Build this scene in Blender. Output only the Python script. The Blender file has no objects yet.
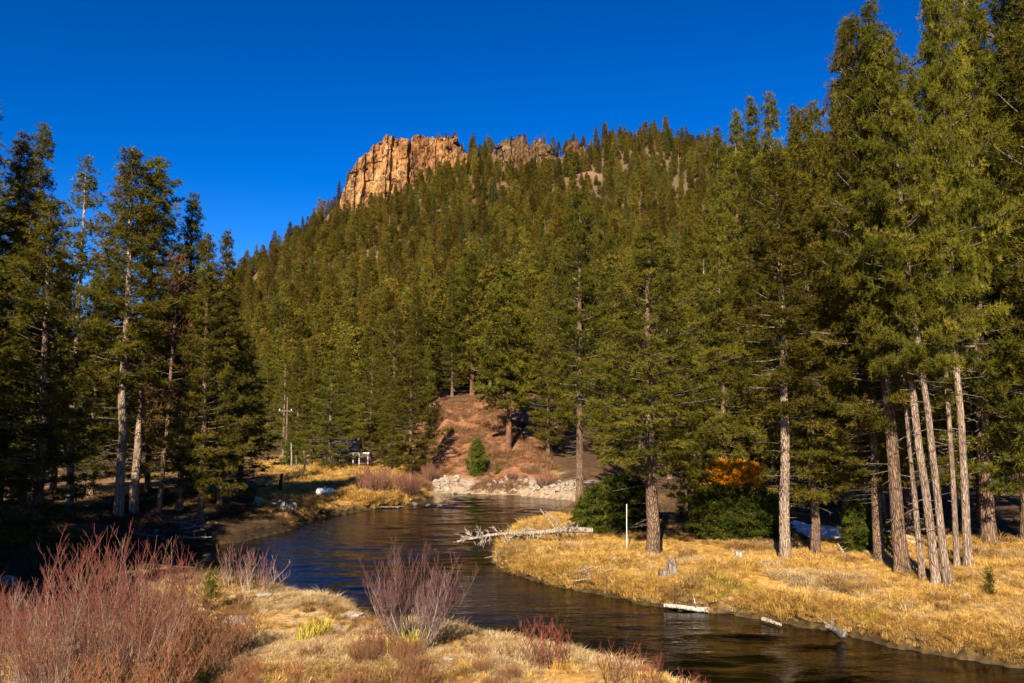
import bpy, math, random
import numpy as np
from mathutils import Vector, Matrix, noise as mnoise

R = math.radians
sc = bpy.context.scene
COL = sc.collection
rng = np.random.default_rng(7)
random.seed(7)

# ------------------------------------------------------------------ camera, sky, sun, exposure
F_PX, CX, CY = 850.0, 512.0, 341.5
PITCH = R(5.3)
CAM_Z = 5.0
cam_d = bpy.data.cameras.new('camera')
cam_d.sensor_width = 36.0
cam_d.lens = F_PX * 36.0 / 1024.0
cam_d.clip_end = 20000
cam = bpy.data.objects.new('camera', cam_d)
COL.objects.link(cam)
cam.location = (0, 0, CAM_Z)
cam.rotation_euler = (R(90) + PITCH, 0, 0)
sc.camera = cam

SUN_EL, SUN_AZ = R(33), R(13)          # azimuth: how far left of straight behind the camera
sun_to = Vector((-math.sin(SUN_AZ) * math.cos(SUN_EL), -math.cos(SUN_AZ) * math.cos(SUN_EL), math.sin(SUN_EL)))
world = bpy.data.worlds.new('World')
sc.world = world
world.use_nodes = True
wn = world.node_tree
wn.nodes.clear()
sky = wn.nodes.new('ShaderNodeTexSky')
sky.sky_type = 'NISHITA'
sky.sun_disc = False
sky.sun_elevation = SUN_EL
sky.sun_rotation = math.atan2(sun_to.x, sun_to.y)
sky.altitude = 1900
sky.air_density = 1.0
sky.dust_density = 0.4
sky.ozone_density = 4.0
hs = wn.nodes.new('ShaderNodeHueSaturation')
hs.inputs['Saturation'].default_value = 1.21
hs.inputs['Value'].default_value = 0.54
hs.inputs['Hue'].default_value = 0.508
bg = wn.nodes.new('ShaderNodeBackground')
bg.inputs['Strength'].default_value = 0.06
wo = wn.nodes.new('ShaderNodeOutputWorld')
ga = wn.nodes.new('ShaderNodeGamma')
ga.inputs[1].default_value = 1.4
wn.links.new(sky.outputs[0], ga.inputs[0])
wn.links.new(ga.outputs[0], hs.inputs['Color'])
wn.links.new(hs.outputs[0], bg.inputs['Color'])
wn.links.new(bg.outputs[0], wo.inputs['Surface'])

sun_d = bpy.data.lights.new('sun', 'SUN')
sun_d.energy = 5.0
sun_d.angle = R(0.5)
sun_d.color = (1.0, 0.86, 0.66)
sun = bpy.data.objects.new('sun', sun_d)
COL.objects.link(sun)
sun.rotation_euler = sun_to.to_track_quat('Z', 'Y').to_euler()
sun.location = (-30, -40, 60)

sc.view_settings.view_transform = 'Standard'
sc.view_settings.look = 'None'
sc.view_settings.gamma = 1.0
sc.view_settings.exposure = 1.3
sc.render.engine = 'CYCLES'
sc.cycles.max_bounces = 5
sc.cycles.diffuse_bounces = 2
sc.cycles.glossy_bounces = 3
sc.cycles.transparent_max_bounces = 6
sc.cycles.transmission_bounces = 3
sc.cycles.use_denoising = True
sc.cycles.caustics_reflective = False
sc.cycles.caustics_refractive = False

# ------------------------------------------------------------------ from a pixel of the survey picture to a point on the land
CP, SP = math.cos(PITCH), math.sin(PITCH)


def ray(px, py):
    u, v = (px - CX) / F_PX, (CY - py) / F_PX
    return np.array([u, CP - v * SP, SP + v * CP])


def at_z(px, py, z=0.0):
    d = ray(px, py)
    k = (z - CAM_Z) / d[2]
    return d[0] * k, d[1] * k


def at_d(px, py, D):
    d = ray(px, py)
    k = D / d[1]
    return d[0] * k, D, CAM_Z + d[2] * k


# ------------------------------------------------------------------ noise on arrays (value noise)
def _hash(ix, iy, seed):
    n = (ix.astype(np.int64) * 374761393 + iy.astype(np.int64) * 668265263 + seed * 144665) & 0x7fffffff
    n = ((n ^ (n >> 13)) * 1274126177) & 0x7fffffff
    return ((n ^ (n >> 16)) & 0xffff) / 65535.0


def vnoise(x, y, seed=0):
    ix, iy = np.floor(x), np.floor(y)
    fx, fy = x - ix, y - iy
    fx, fy = fx * fx * (3 - 2 * fx), fy * fy * (3 - 2 * fy)
    a, b = _hash(ix, iy, seed), _hash(ix + 1, iy, seed)
    c, d = _hash(ix, iy + 1, seed), _hash(ix + 1, iy + 1, seed)
    return (a + (b - a) * fx) * (1 - fy) + (c + (d - c) * fx) * fy - 0.5


def fbm(x, y, seed=0, octv=4):
    s, a = 0, 1.0
    for k in range(octv):
        s = s + a * vnoise(x * 2 ** k, y * 2 ** k, seed + k)
        a *= 0.5
    return s


# ------------------------------------------------------------------ the lie of the land
shore_px = [  # near bank going upstream, cove, left bank, behind the red willow, far bank, side channel, the point, and back
    (1300, 900), (900, 770), (720, 712), (640, 688), (590, 674), (540, 661), (490, 650), (440, 643), (380, 634), (335, 617), (285, 597),
    (240, 585), (195, 580), (150, 573), (128, 562), (150, 552), (195, 547), (238, 542), (287, 530), (311, 519), (335, 515.5),
    (378, 508), (410, 505), (440, 502), (446, 499), (425, 497), (395, 496.5), (394, 494), (440, 493), (514, 495), (575, 501), (620, 508),
    (680, 515), (715, 521), (660, 520), (610, 510), (588, 506), (573, 508), (562, 515), (545, 523), (525, 531), (509, 542),
    (497, 556), (503, 571), (550, 583), (620, 599), (680, 609), (740, 614), (780, 621), (830, 632), (900, 647), (1024, 667), (1300, 715)]
SHORE = np.array([at_z(a, b, 0.0) for a, b in shore_px])


def shore_dist(x, y):
    """Signed distance to the water's edge, positive on land."""
    x, y = np.atleast_1d(np.asarray(x, float)), np.atleast_1d(np.asarray(y, float))
    best = np.full(x.shape, 1e9)
    inside = np.zeros(x.shape, bool)
    n = len(SHORE)
    for i in range(n):
        ax, ay = SHORE[i]
        bx, by = SHORE[(i + 1) % n]
        ex, ey = bx - ax, by - ay
        t = np.clip(((x - ax) * ex + (y - ay) * ey) / (ex * ex + ey * ey + 1e-9), 0, 1)
        best = np.minimum(best, (x - ax - t * ex) ** 2 + (y - ay - t * ey) ** 2)
        hit = (ay > y) != (by > y)
        xi = ax + (y - ay) * ex / (ey if abs(ey) > 1e-9 else 1e-9)
        inside ^= hit & (x < xi)
    d = np.sqrt(best)
    return np.where(inside, -d, d)


PXK = np.array([-400, 0, 100, 200, 235, 260, 290, 320, 345, 385, 450, 500, 600, 700, 800, 1024, 1400.])
RPY = np.array([425, 395, 350, 300, 276, 254, 232, 214, 192, 172, 148, 142, 140, 141, 142, 138, 160.])
FPX = np.array([-400, 0, 250, 300, 385, 412, 445, 530, 600, 640, 700, 800, 1024, 1400.])
FYF = np.array([130, 115, 110, 104, 86, 72, 61, 59, 56, 53, 49, 46, 48, 52.])
FDY = np.array([120, 100, 90, 80, 60, 30, 21, 21, 34, 50, 65, 85, 95, 110.])
YR = 680.0


def ground_z(x, y):
    x, y = np.atleast_1d(np.asarray(x, float)), np.atleast_1d(np.asarray(y, float))
    d = shore_dist(x, y)
    dd = d + 0.5 * fbm(x * 0.6, y * 0.6, 3, 3) * np.clip(d + 0.6, 0, 1)
    bank = np.where(dd > 0, 0.03 + 0.40 * (1 - np.exp(-dd / 0.12)) + 0.35 * (1 - np.exp(-np.maximum(dd, 0) / 3.5)),
                    0.05 - 0.75 * (1 - np.exp(np.minimum(dd, 0) / 1.6)))
    lump = 0.28 * fbm(x * 0.35, y * 0.35, 11, 4) * np.clip(dd * 0.8, 0, 1)
    yy = np.maximum(y, 20.0)
    px = CX + F_PX * x / yy
    yf, dy = np.interp(px, FPX, FYF), np.interp(px, FPX, FDY)
    t_r = (420.3 - np.interp(px, PXK, RPY)) / F_PX
    t0, y1 = (0.9 - CAM_Z) / yf, yf + dy
    y_eff = np.minimum(yy, YR)
    t = np.where(y_eff < y1, t0 + (0.02 - t0) * (y_eff - yf) / dy, 0.02 + (t_r - 0.02) * (y_eff - y1) / (YR - y1))
    zh = CAM_Z + y_eff * t - np.maximum(yy - YR, 0) * 0.45
    zh = np.maximum(zh, -30)
    rise = np.where(yy > yf, zh - 0.9, 0.0)
    rough = 0.035 * np.maximum(yy - yf, 0) * np.clip((yy - yf) / 120, 0, 1) * fbm(x / 45, y / 45, 21, 4)
    far = np.clip((yy - yf) / 20, 0, 1)
    return bank + lump * (1 - 0.3 * far) + rise + rough + 0.5 * far * fbm(x * 0.25, y * 0.25, 31, 4)


def gz(x, y):
    return float(ground_z(x, y)[0])


def on_ground(px, py, z_guess=0.7):
    """Land point seen at a pixel (marches along the sight line)."""
    d = ray(px, py)
    k = np.arange(10.0, 160.0, 0.05) / d[1]
    x, y, z = d[0] * k, d[1] * k, CAM_Z + d[2] * k
    hit = np.nonzero(z <= ground_z(x, y))[0]
    i = hit[0] if len(hit) else -1
    return float(x[i]), float(y[i]), gz(x[i], y[i])


# ------------------------------------------------------------------ materials
def new_mat(name):
    m = bpy.data.materials.new(name)
    m.use_nodes = True
    nt = m.node_tree
    nt.nodes.clear()
    out = nt.nodes.new('ShaderNodeOutputMaterial')
    return m, nt, out


def nd(nt, kind, **kw):
    n = nt.nodes.new(kind)
    for k, v in kw.items():
        if k in n.inputs:
            n.inputs[k].default_value = v
        else:
            setattr(n, k, v)
    return n


def ramp(nt, fac, stops):
    r = nt.nodes.new('ShaderNodeValToRGB')
    el = r.color_ramp.elements
    while len(el) > 1:
        el.remove(el[-1])
    el[0].position, el[0].color = stops[0][0], (*stops[0][1], 1)
    for p, c in stops[1:]:
        e = el.new(p)
        e.color = (*c, 1)
    nt.links.new(fac, r.inputs[0])
    return r.outputs[0]


def mixc(nt, fac, a, b, mode='MIX'):
    m = nt.nodes.new('ShaderNodeMix')
    m.data_type = 'RGBA'
    m.blend_type = mode
    for s, v in ((0, fac), (6, a), (7, b)):
        if isinstance(v, (int, float)):
            m.inputs[s].default_value = v
        elif isinstance(v, tuple):
            m.inputs[s].default_value = (*v, 1)
        else:
            nt.links.new(v, m.inputs[s])
    return m.outputs[2]


def coords(nt, which='Object', scale=None):
    c = nt.nodes.new('ShaderNodeTexCoord').outputs[which]
    if scale is None:
        return c
    m = nt.nodes.new('ShaderNodeMapping')
    m.inputs['Scale'].default_value = scale
    nt.links.new(c, m.inputs[0])
    return m.outputs[0]


def noise(nt, vec, scale, detail=4, rough=0.55):
    n = nd(nt, 'ShaderNodeTexNoise', Scale=scale, Detail=detail, Roughness=rough)
    nt.links.new(vec, n.inputs['Vector'])
    return n.outputs['Fac']


def principled(nt, out, col, rough=0.9, bump=None, bump_s=0.5, bump_d=0.02, spec=0.2):
    p = nd(nt, 'ShaderNodeBsdfPrincipled', Roughness=rough)
    p.inputs['Specular IOR Level'].default_value = spec
    if isinstance(col, tuple):
        p.inputs['Base Color'].default_value = (*col, 1)
    else:
        nt.links.new(col, p.inputs['Base Color'])
    if bump is not None:
        b = nd(nt, 'ShaderNodeBump', Strength=bump_s, Distance=bump_d)
        nt.links.new(bump, b.inputs['Height'])
        nt.links.new(b.outputs[0], p.inputs['Normal'])
    nt.links.new(p.outputs[0], out.inputs[0])
    return p


def foliage_mat(name, dark, mid, light, transl=0.3, hue=(0.464, 0.506), val=(0.55, 1.4)):
    m, nt, out = new_mat(name)
    oi = nt.nodes.new('ShaderNodeObjectInfo')
    at = nd(nt, 'ShaderNodeAttribute', attribute_name='tint')
    c = ramp(nt, at.outputs['Fac'], [(0.0, dark), (0.5, mid), (1.0, light)])
    h = nt.nodes.new('ShaderNodeHueSaturation')
    mr = nd(nt, 'ShaderNodeMapRange')
    nt.links.new(oi.outputs['Random'], mr.inputs[0])
    mr.inputs[3].default_value, mr.inputs[4].default_value = hue
    nt.links.new(mr.outputs[0], h.inputs['Hue'])
    ml = nt.nodes.new('ShaderNodeMath')
    ml.operation = 'MULTIPLY'
    nt.links.new(oi.outputs['Random'], ml.inputs[0])
    ml.inputs[1].default_value = 7.31
    fr = nt.nodes.new('ShaderNodeMath')
    fr.operation = 'FRACT'
    nt.links.new(ml.outputs[0], fr.inputs[0])
    mv = nd(nt, 'ShaderNodeMapRange')
    nt.links.new(fr.outputs[0], mv.inputs[0])
    mv.inputs[3].default_value, mv.inputs[4].default_value = val
    nt.links.new(mv.outputs[0], h.inputs['Value'])
    nt.links.new(c, h.inputs['Color'])
    d = nt.nodes.new('ShaderNodeBsdfDiffuse')
    t = nt.nodes.new('ShaderNodeBsdfTranslucent')
    mx = nd(nt, 'ShaderNodeMixShader')
    mx.inputs[0].default_value = transl
    nt.links.new(h.outputs[0], d.inputs[0])
    nt.links.new(h.outputs[0], t.inputs[0])
    nt.links.new(d.outputs[0], mx.inputs[1])
    nt.links.new(t.outputs[0], mx.inputs[2])
    nt.links.new(mx.outputs[0], out.inputs[0])
    return m


M = {}
M['needle'] = foliage_mat('pine needles', (0.030, 0.037, 0.006), (0.094, 0.098, 0.012), (0.18, 0.168, 0.019), 0.3, (0.466, 0.502), (0.75, 1.22))
M['needle_far'] = foliage_mat('conifer needles', (0.046, 0.048, 0.009), (0.122, 0.109, 0.015), (0.21, 0.176, 0.021), 0.3, (0.464, 0.502))
M['needle_young'] = foliage_mat('young pine needles', (0.026, 0.042, 0.008), (0.062, 0.082, 0.013), (0.12, 0.135, 0.018))
M['needle_sapling'] = foliage_mat('sapling needles', (0.05, 0.06, 0.008), (0.10, 0.11, 0.014), (0.16, 0.16, 0.02))
M['needle_fir'] = foliage_mat('dark fir needles', (0.032, 0.044, 0.012), (0.075, 0.088, 0.020), (0.13, 0.135, 0.026))
M['needle_gold'] = foliage_mat('yellowish pine needles', (0.075, 0.066, 0.010), (0.17, 0.145, 0.018), (0.26, 0.21, 0.026))
M['needle_dead'] = foliage_mat('dead rusty needles', (0.07, 0.034, 0.015), (0.13, 0.068, 0.028), (0.20, 0.11, 0.045), 0.3, (0.49, 0.51), (0.9, 1.1))
M['orange'] = foliage_mat('orange shrub leaves', (0.42, 0.15, 0.008), (0.58, 0.24, 0.012), (0.64, 0.32, 0.02), 0.3, (0.5, 0.5), (1.0, 1.0))


def bark_mat(name, a, b, c, plates=0.55):
    m, nt, out = new_mat(name)
    v = coords(nt, 'Object', (9, 9, 1.6))
    n1 = noise(nt, v, 1.6, 6, 0.65)
    n2 = noise(nt, coords(nt, 'Object', (1, 1, 0.4)), 1.1, 3)
    col = ramp(nt, n1, [(0.32, a), (0.5, b), (0.68, c)])
    col = mixc(nt, 0.5, col, ramp(nt, n2, [(0.3, a), (0.7, c)]))
    vo = nd(nt, 'ShaderNodeTexVoronoi', feature='DISTANCE_TO_EDGE', Scale=1.0)
    nt.links.new(coords(nt, 'Object', (13, 13, 3.0)), vo.inputs['Vector'])
    crack = ramp(nt, vo.outputs['Distance'], [(0.0, (0.3, 0.26, 0.23)), (0.22, (1, 1, 1))])
    col = mixc(nt, plates, col, crack, 'MULTIPLY')
    knot = noise(nt, coords(nt, 'Object', (3, 3, 2.2)), 1.7, 2)
    col = mixc(nt, 1.0, col, ramp(nt, knot, [(0.30, (0.35, 0.3, 0.27)), (0.38, (1, 1, 1))]), 'MULTIPLY')
    principled(nt, out, col, 0.95, crack, 1.0, 0.05)
    return m


M['bark'] = bark_mat('grey brown pine bark', (0.055, 0.034, 0.022), (0.22, 0.135, 0.082), (0.37, 0.25, 0.165))
M['bark_red'] = bark_mat('red brown pine bark', (0.07, 0.03, 0.016), (0.26, 0.115, 0.06), (0.40, 0.21, 0.12))
M['bark_pale'] = bark_mat('pale pine bark', (0.11, 0.078, 0.056), (0.36, 0.255, 0.18), (0.54, 0.41, 0.30), 0.4)
M['dead'] = bark_mat('grey dead wood', (0.08, 0.062, 0.048), (0.19, 0.15, 0.118), (0.32, 0.265, 0.21), 0.0)
M['bleached'] = bark_mat('bleached driftwood', (0.16, 0.125, 0.095), (0.36, 0.295, 0.23), (0.52, 0.45, 0.37), 0.0)
M['white_wood'] = bark_mat('white peeled log', (0.30, 0.26, 0.21), (0.50, 0.45, 0.38), (0.64, 0.59, 0.52), 0.0)


def rock_mat(name, a, b, c, scale=2.0, stretch=(1, 1, 1), bump_d=0.08):
    m, nt, out = new_mat(name)
    v = coords(nt, 'Object', stretch)
    n1 = noise(nt, v, scale, 8, 0.65)
    n2 = noise(nt, v, scale * 0.25, 3)
    col = ramp(nt, n1, [(0.3, a), (0.5, b), (0.7, c)])
    col = mixc(nt, n2, col, b)
    principled(nt, out, col, 0.95, n1, 0.9, bump_d)
    return m


M['rock_grey'] = rock_mat('grey granite', (0.14, 0.12, 0.10), (0.32, 0.28, 0.24), (0.48, 0.43, 0.38))
M['rock_pale'] = rock_mat('pale granite', (0.14, 0.105, 0.08), (0.30, 0.24, 0.18), (0.45, 0.375, 0.295))
M['rock_dark'] = rock_mat('dark wet stone', (0.05, 0.04, 0.03), (0.12, 0.10, 0.08), (0.22, 0.19, 0.15))


def cliff_mat(name, cols, tint):
    m, nt, out = new_mat(name)
    v = coords(nt, 'Object', (0.16, 0.16, 0.05))
    n1 = noise(nt, v, 1.0, 9, 0.68)
    n2 = noise(nt, coords(nt, 'Object', (0.03, 0.03, 0.02)), 1.0, 4)
    col = ramp(nt, n1, [(0.34, cols[0]), (0.44, cols[1]), (0.56, cols[2]), (0.68, cols[3])])
    col = mixc(nt, ramp(nt, n2, [(0.42, (0, 0, 0)), (0.62, (1, 1, 1))]), col, tint, 'MULTIPLY')
    principled(nt, out, col, 0.95, n1, 1.0, 2.5)
    return m


M['cliff_orange'] = cliff_mat('orange volcanic cliff', [(0.022, 0.014, 0.010), (0.17, 0.088, 0.038), (0.37, 0.20, 0.075), (0.50, 0.33, 0.19)], (0.62, 0.5, 0.42))
M['cliff_grey'] = cliff_mat('grey brown crag', [(0.022, 0.014, 0.010), (0.11, 0.065, 0.034), (0.20, 0.125, 0.062), (0.34, 0.25, 0.165)], (0.6, 0.5, 0.42))


def shrub_mat(name, low, mid, tip):
    m, nt, out = new_mat(name)
    at = nd(nt, 'ShaderNodeAttribute', attribute_name='tint')
    nz = noise(nt, coords(nt, 'Object'), 3.0, 2)
    add = nt.nodes.new('ShaderNodeMath')
    add.operation = 'MULTIPLY_ADD'
    nt.links.new(nz, add.inputs[0])
    add.inputs[1].default_value = 0.5
    nt.links.new(at.outputs['Fac'], add.inputs[2])
    c = ramp(nt, add.outputs[0], [(0.15, low), (0.65, mid), (1.2 if False else 1.0, tip)])
    principled(nt, out, c, 0.7, spec=0.25)
    return m


M['willow_red'] = shrub_mat('red willow stems', (0.36, 0.29, 0.21), (0.17, 0.092, 0.055), (0.17, 0.052, 0.038))
M['willow_mauve'] = shrub_mat('mauve willow stems', (0.36, 0.29, 0.23), (0.18, 0.115, 0.09), (0.16, 0.07, 0.06))
M['willow_tan'] = shrub_mat('tan willow stems', (0.18, 0.11, 0.055), (0.21, 0.115, 0.05), (0.22, 0.09, 0.042))
M['twig_dark'] = shrub_mat('dark red twigs', (0.07, 0.03, 0.02), (0.13, 0.045, 0.028), (0.20, 0.05, 0.03))
M['willow_far'] = shrub_mat('russet willow stems', (0.22, 0.155, 0.11), (0.20, 0.10, 0.065), (0.23, 0.095, 0.06))


def grass_mat(name, stops):
    m, nt, out = new_mat(name)
    oi = nt.nodes.new('ShaderNodeObjectInfo')
    at = nd(nt, 'ShaderNodeAttribute', attribute_name='tint')
    mx = nt.nodes.new('ShaderNodeMath')
    mx.operation = 'MULTIPLY_ADD'
    nt.links.new(at.outputs['Fac'], mx.inputs[0])
    mx.inputs[1].default_value = 0.45
    m2 = nt.nodes.new('ShaderNodeMath')
    m2.operation = 'MULTIPLY'
    nt.links.new(oi.outputs['Random'], m2.inputs[0])
    m2.inputs[1].default_value = 0.55
    nt.links.new(m2.outputs[0], mx.inputs[2])
    c = ramp(nt, mx.outputs[0], stops)
    d = nt.nodes.new('ShaderNodeBsdfDiffuse')
    t = nt.nodes.new('ShaderNodeBsdfTranslucent')
    ms = nd(nt, 'ShaderNodeMixShader')
    ms.inputs[0].default_value = 0.3
    nt.links.new(c, d.inputs[0])
    nt.links.new(c, t.inputs[0])
    nt.links.new(d.outputs[0], ms.inputs[1])
    nt.links.new(t.outputs[0], ms.inputs[2])
    nt.links.new(ms.outputs[0], out.inputs[0])
    return m


M['grass'] = grass_mat('dry golden grass', [(0.05, (0.26, 0.13, 0.035)), (0.35, (0.48, 0.28, 0.07)), (0.65, (0.62, 0.40, 0.11)), (0.95, (0.72, 0.53, 0.22))])
M['grass_brown'] = grass_mat('brown matted grass', [(0.05, (0.12, 0.065, 0.025)), (0.5, (0.24, 0.14, 0.05)), (0.95, (0.36, 0.22, 0.09))])
M['grass_red'] = grass_mat('rust brown dry brush', [(0.05, (0.12, 0.06, 0.028)), (0.5, (0.26, 0.135, 0.065)), (0.95, (0.42, 0.27, 0.16))])
M['straw'] = grass_mat('pale bleached straw', [(0.05, (0.28, 0.17, 0.07)), (0.4, (0.48, 0.33, 0.15)), (0.95, (0.68, 0.55, 0.34))])
M['litter'] = grass_mat('needle litter', [(0.05, (0.06, 0.035, 0.018)), (0.5, (0.13, 0.08, 0.04)), (0.95, (0.24, 0.16, 0.08))])
M['sedge'] = grass_mat('yellow green sedge', [(0.05, (0.22, 0.18, 0.03)), (0.5, (0.42, 0.36, 0.05)), (0.95, (0.55, 0.45, 0.10))])


def plain(name, col, rough=0.6, spec=0.3, var=0.15, scale=6):
    m, nt, out = new_mat(name)
    n = noise(nt, coords(nt, 'Object'), scale, 5)
    c = ramp(nt, n, [(0.3, tuple(max(0, v * (1 - var)) for v in col)), (0.7, tuple(min(1, v * (1 + var)) for v in col))])
    principled(nt, out, c, rough, n, 0.2, 0.01, spec)
    return m


M['white_paint'] = plain('weathered white paint', (0.72, 0.71, 0.68), 0.5)
M['metal_grey'] = plain('galvanised grey', (0.42, 0.42, 0.41), 0.45)
M['plank'] = plain('weathered plank', (0.11, 0.08, 0.06), 0.9)
M['plank_pale'] = plain('pale sawn timber', (0.62, 0.55, 0.46), 0.9)
M['roofing'] = plain('dark roofing', (0.10, 0.095, 0.09), 0.8)
M['glass_dark'] = plain('dark window glass', (0.03, 0.035, 0.04), 0.15, 0.5)
M['barrel'] = plain('blue green plastic', (0.05, 0.12, 0.12), 0.5)
M['charred'] = plain('dark old timber', (0.035, 0.026, 0.02), 0.95)
M['wire'] = plain('dark cable', (0.05, 0.05, 0.05), 0.6)

# ground: albedo painted per vertex by what covers it, broken up by noise
m, nt, out = new_mat('ground cover')
at = nd(nt, 'ShaderNodeAttribute', attribute_name='cover')
oc = coords(nt, 'Object')
n1 = noise(nt, oc, 2.2, 8, 0.7)
n2 = noise(nt, oc, 11.0, 4, 0.7)
var = ramp(nt, n1, [(0.25, (0.45, 0.42, 0.38)), (0.5, (0.95, 0.93, 0.9)), (0.75, (1.35, 1.35, 1.35))])
col = mixc(nt, 1.0, at.outputs['Color'], var, 'MULTIPLY')
var2 = ramp(nt, n2, [(0.3, (0.55, 0.52, 0.5)), (0.7, (1.3, 1.3, 1.3))])
col = mixc(nt, 0.7, col, var2, 'MULTIPLY')
principled(nt, out, col, 0.95, n2, 0.8, 0.05, spec=0.1)
M['ground'] = m

# water: clear, faintly brown, rippled
m, nt, out = new_mat('clear river water')
v1 = coords(nt, 'Object', (1.0, 2.4, 1))
w1 = noise(nt, v1, 1.5, 5, 0.62)
w2 = noise(nt, coords(nt, 'Object', (1.0, 1.8, 1)), 6.0, 3, 0.6)
w3 = noise(nt, coords(nt, 'Object', (0.5, 0.8, 1)), 0.35, 2, 0.5)
mm = nt.nodes.new('ShaderNodeMath')
mm.operation = 'MULTIPLY_ADD'
nt.links.new(w2, mm.inputs[0])
mm.inputs[1].default_value = 0.28
nt.links.new(w1, mm.inputs[2])
mw = nt.nodes.new('ShaderNodeMath')
mw.operation = 'MULTIPLY'
nt.links.new(mm.outputs[0], mw.inputs[0])
nt.links.new(ramp(nt, w3, [(0.35, (0.35, 0.35, 0.35)), (0.65, (1, 1, 1))]), mw.inputs[1])
bp = nd(nt, 'ShaderNodeBump', Strength=0.6, Distance=0.06)
nt.links.new(mw.outputs[0], bp.inputs['Height'])
tr = nt.nodes.new('ShaderNodeBsdfTransparent')
tr.inputs[0].default_value = (0.30, 0.235, 0.13, 1)
gl = nd(nt, 'ShaderNodeBsdfGlossy', Roughness=0.03)
gl.inputs[0].default_value = (1, 1, 1, 1)
fz = nd(nt, 'ShaderNodeFresnel', IOR=1.33)
nt.links.new(bp.outputs[0], gl.inputs['Normal'])
nt.links.new(bp.outputs[0], fz.inputs['Normal'])
ms = nt.nodes.new('ShaderNodeMixShader')
nt.links.new(fz.outputs[0], ms.inputs[0])
nt.links.new(tr.outputs[0], ms.inputs[1])
nt.links.new(gl.outputs[0], ms.inputs[2])
nt.links.new(ms.outputs[0], out.inputs[0])
M['water'] = m


# ------------------------------------------------------------------ mesh helpers
class MB:
    """Collects vertices, faces, a material index per face and one 'tint' value per vertex."""

    def __init__(self):
        self.V, self.F, self.MI, self.T, self.n = [], [], [], [], 0

    def add(self, V, F, mi=0, tint=0.5):
        V = np.asarray(V, float).reshape(-1, 3)
        F = np.asarray(F, np.int64)
        self.V.append(V)
        self.F.append(F + self.n)
        self.MI.append(np.full(len(F), mi, np.int32))
        self.T.append(np.full(len(V), tint, float) if np.isscalar(tint) else np.asarray(tint, float))
        self.n += len(V)

    def mesh(self, name, mats, smooth=False):
        me = bpy.data.meshes.new(name)
        V = np.concatenate(self.V)
        me.vertices.add(len(V))
        me.vertices.foreach_set('co', V.astype(np.float32).ravel())
        sizes = np.concatenate([np.full(len(f), f.shape[1], np.int32) for f in self.F])
        loops = np.concatenate([f.ravel() for f in self.F]).astype(np.int32)
        me.loops.add(len(loops))
        me.loops.foreach_set('vertex_index', loops)
        me.polygons.add(len(sizes))
        me.polygons.foreach_set('loop_start', np.concatenate([[0], np.cumsum(sizes)[:-1]]).astype(np.int32))
        me.polygons.foreach_set('material_index', np.concatenate(self.MI))
        me.polygons.foreach_set('use_smooth', np.full(len(sizes), smooth, bool))
        for mt in mats:
            me.materials.append(mt)
        a = me.attributes.new('tint', 'FLOAT', 'POINT')
        a.data.foreach_set('value', np.concatenate(self.T).astype(np.float32))
        me.update(calc_edges=True)
        return me

    # shapes
    def tube(self, P, rad, sides=5, mi=0, tint=0.5, cap=True):
        P = np.asarray(P, float)
        n = len(P)
        rad = np.broadcast_to(np.asarray(rad, float), (n,))
        T = np.gradient(P, axis=0)
        T /= np.linalg.norm(T, axis=1, keepdims=True) + 1e-9
        ref = np.array([0, 0, 1.0]) if abs(T[0][2]) < 0.8 else np.array([1.0, 0, 0])
        A = np.cross(T, ref)
        A /= np.linalg.norm(A, axis=1, keepdims=True) + 1e-9
        B = np.cross(T, A)
        ang = np.arange(sides) * 2 * math.pi / sides
        V = P[:, None, :] + rad[:, None, None] * (A[:, None, :] * np.cos(ang)[None, :, None] + B[:, None, :] * np.sin(ang)[None, :, None])
        i = np.arange(n - 1)[:, None] * sides
        j = np.arange(sides)[None, :]
        k = (j + 1) % sides
        Fq = np.stack([i + j, i + k, i + sides + k, i + sides + j], -1).reshape(-1, 4)
        tt = tint if np.isscalar(tint) else np.repeat(np.asarray(tint, float), sides)
        V = V.reshape(-1, 3)
        self.add(V, Fq, mi, tt)
        if cap and sides >= 4:
            t2 = tint if np.isscalar(tint) else float(np.mean(tint))
            c0 = np.vstack([V[:sides], P[0]])
            c1 = np.vstack([V[-sides:], P[-1]])
            jj = np.arange(sides)
            self.add(c0, np.stack([(jj + 1) % sides, jj, np.full(sides, sides)], -1), mi, t2)
            self.add(c1, np.stack([jj, (jj + 1) % sides, np.full(sides, sides)], -1), mi, t2)

    def box(self, c, s, rz=0.0, mi=0, bev=0.0):
        cx, cy, cz = c
        a, b, h = s[0] / 2, s[1] / 2, s[2] / 2
        e = min(bev, a * 0.4, b * 0.4, h * 0.4)
        rings = [(-h, e), (-h + e, 0), (h - e, 0), (h, e)] if e > 0 else [(-h, 0), (h, 0)]
        V = []
        for z, ins in rings:
            V += [(-a + ins, -b + ins, z), (a - ins, -b + ins, z), (a - ins, b - ins, z), (-a + ins, b - ins, z)]
        V = np.array(V)
        co, si = math.cos(rz), math.sin(rz)
        V = np.stack([V[:, 0] * co - V[:, 1] * si + cx, V[:, 0] * si + V[:, 1] * co + cy, V[:, 2] + cz], -1)
        Fq = []
        for r in range(len(rings) - 1):
            for q in range(4):
                Fq.append((r * 4 + q, r * 4 + (q + 1) % 4, r * 4 + 4 + (q + 1) % 4, r * 4 + 4 + q))
        t = (len(rings) - 1) * 4
        Fq += [(3, 2, 1, 0), (t, t + 1, t + 2, t + 3)]
        self.add(V, Fq, mi)


def obj(name, me, parent=None, loc=(0, 0, 0)):
    o = bpy.data.objects.new(name, me)
    COL.objects.link(o)
    o.parent = parent
    o.location = loc
    return o


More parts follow.
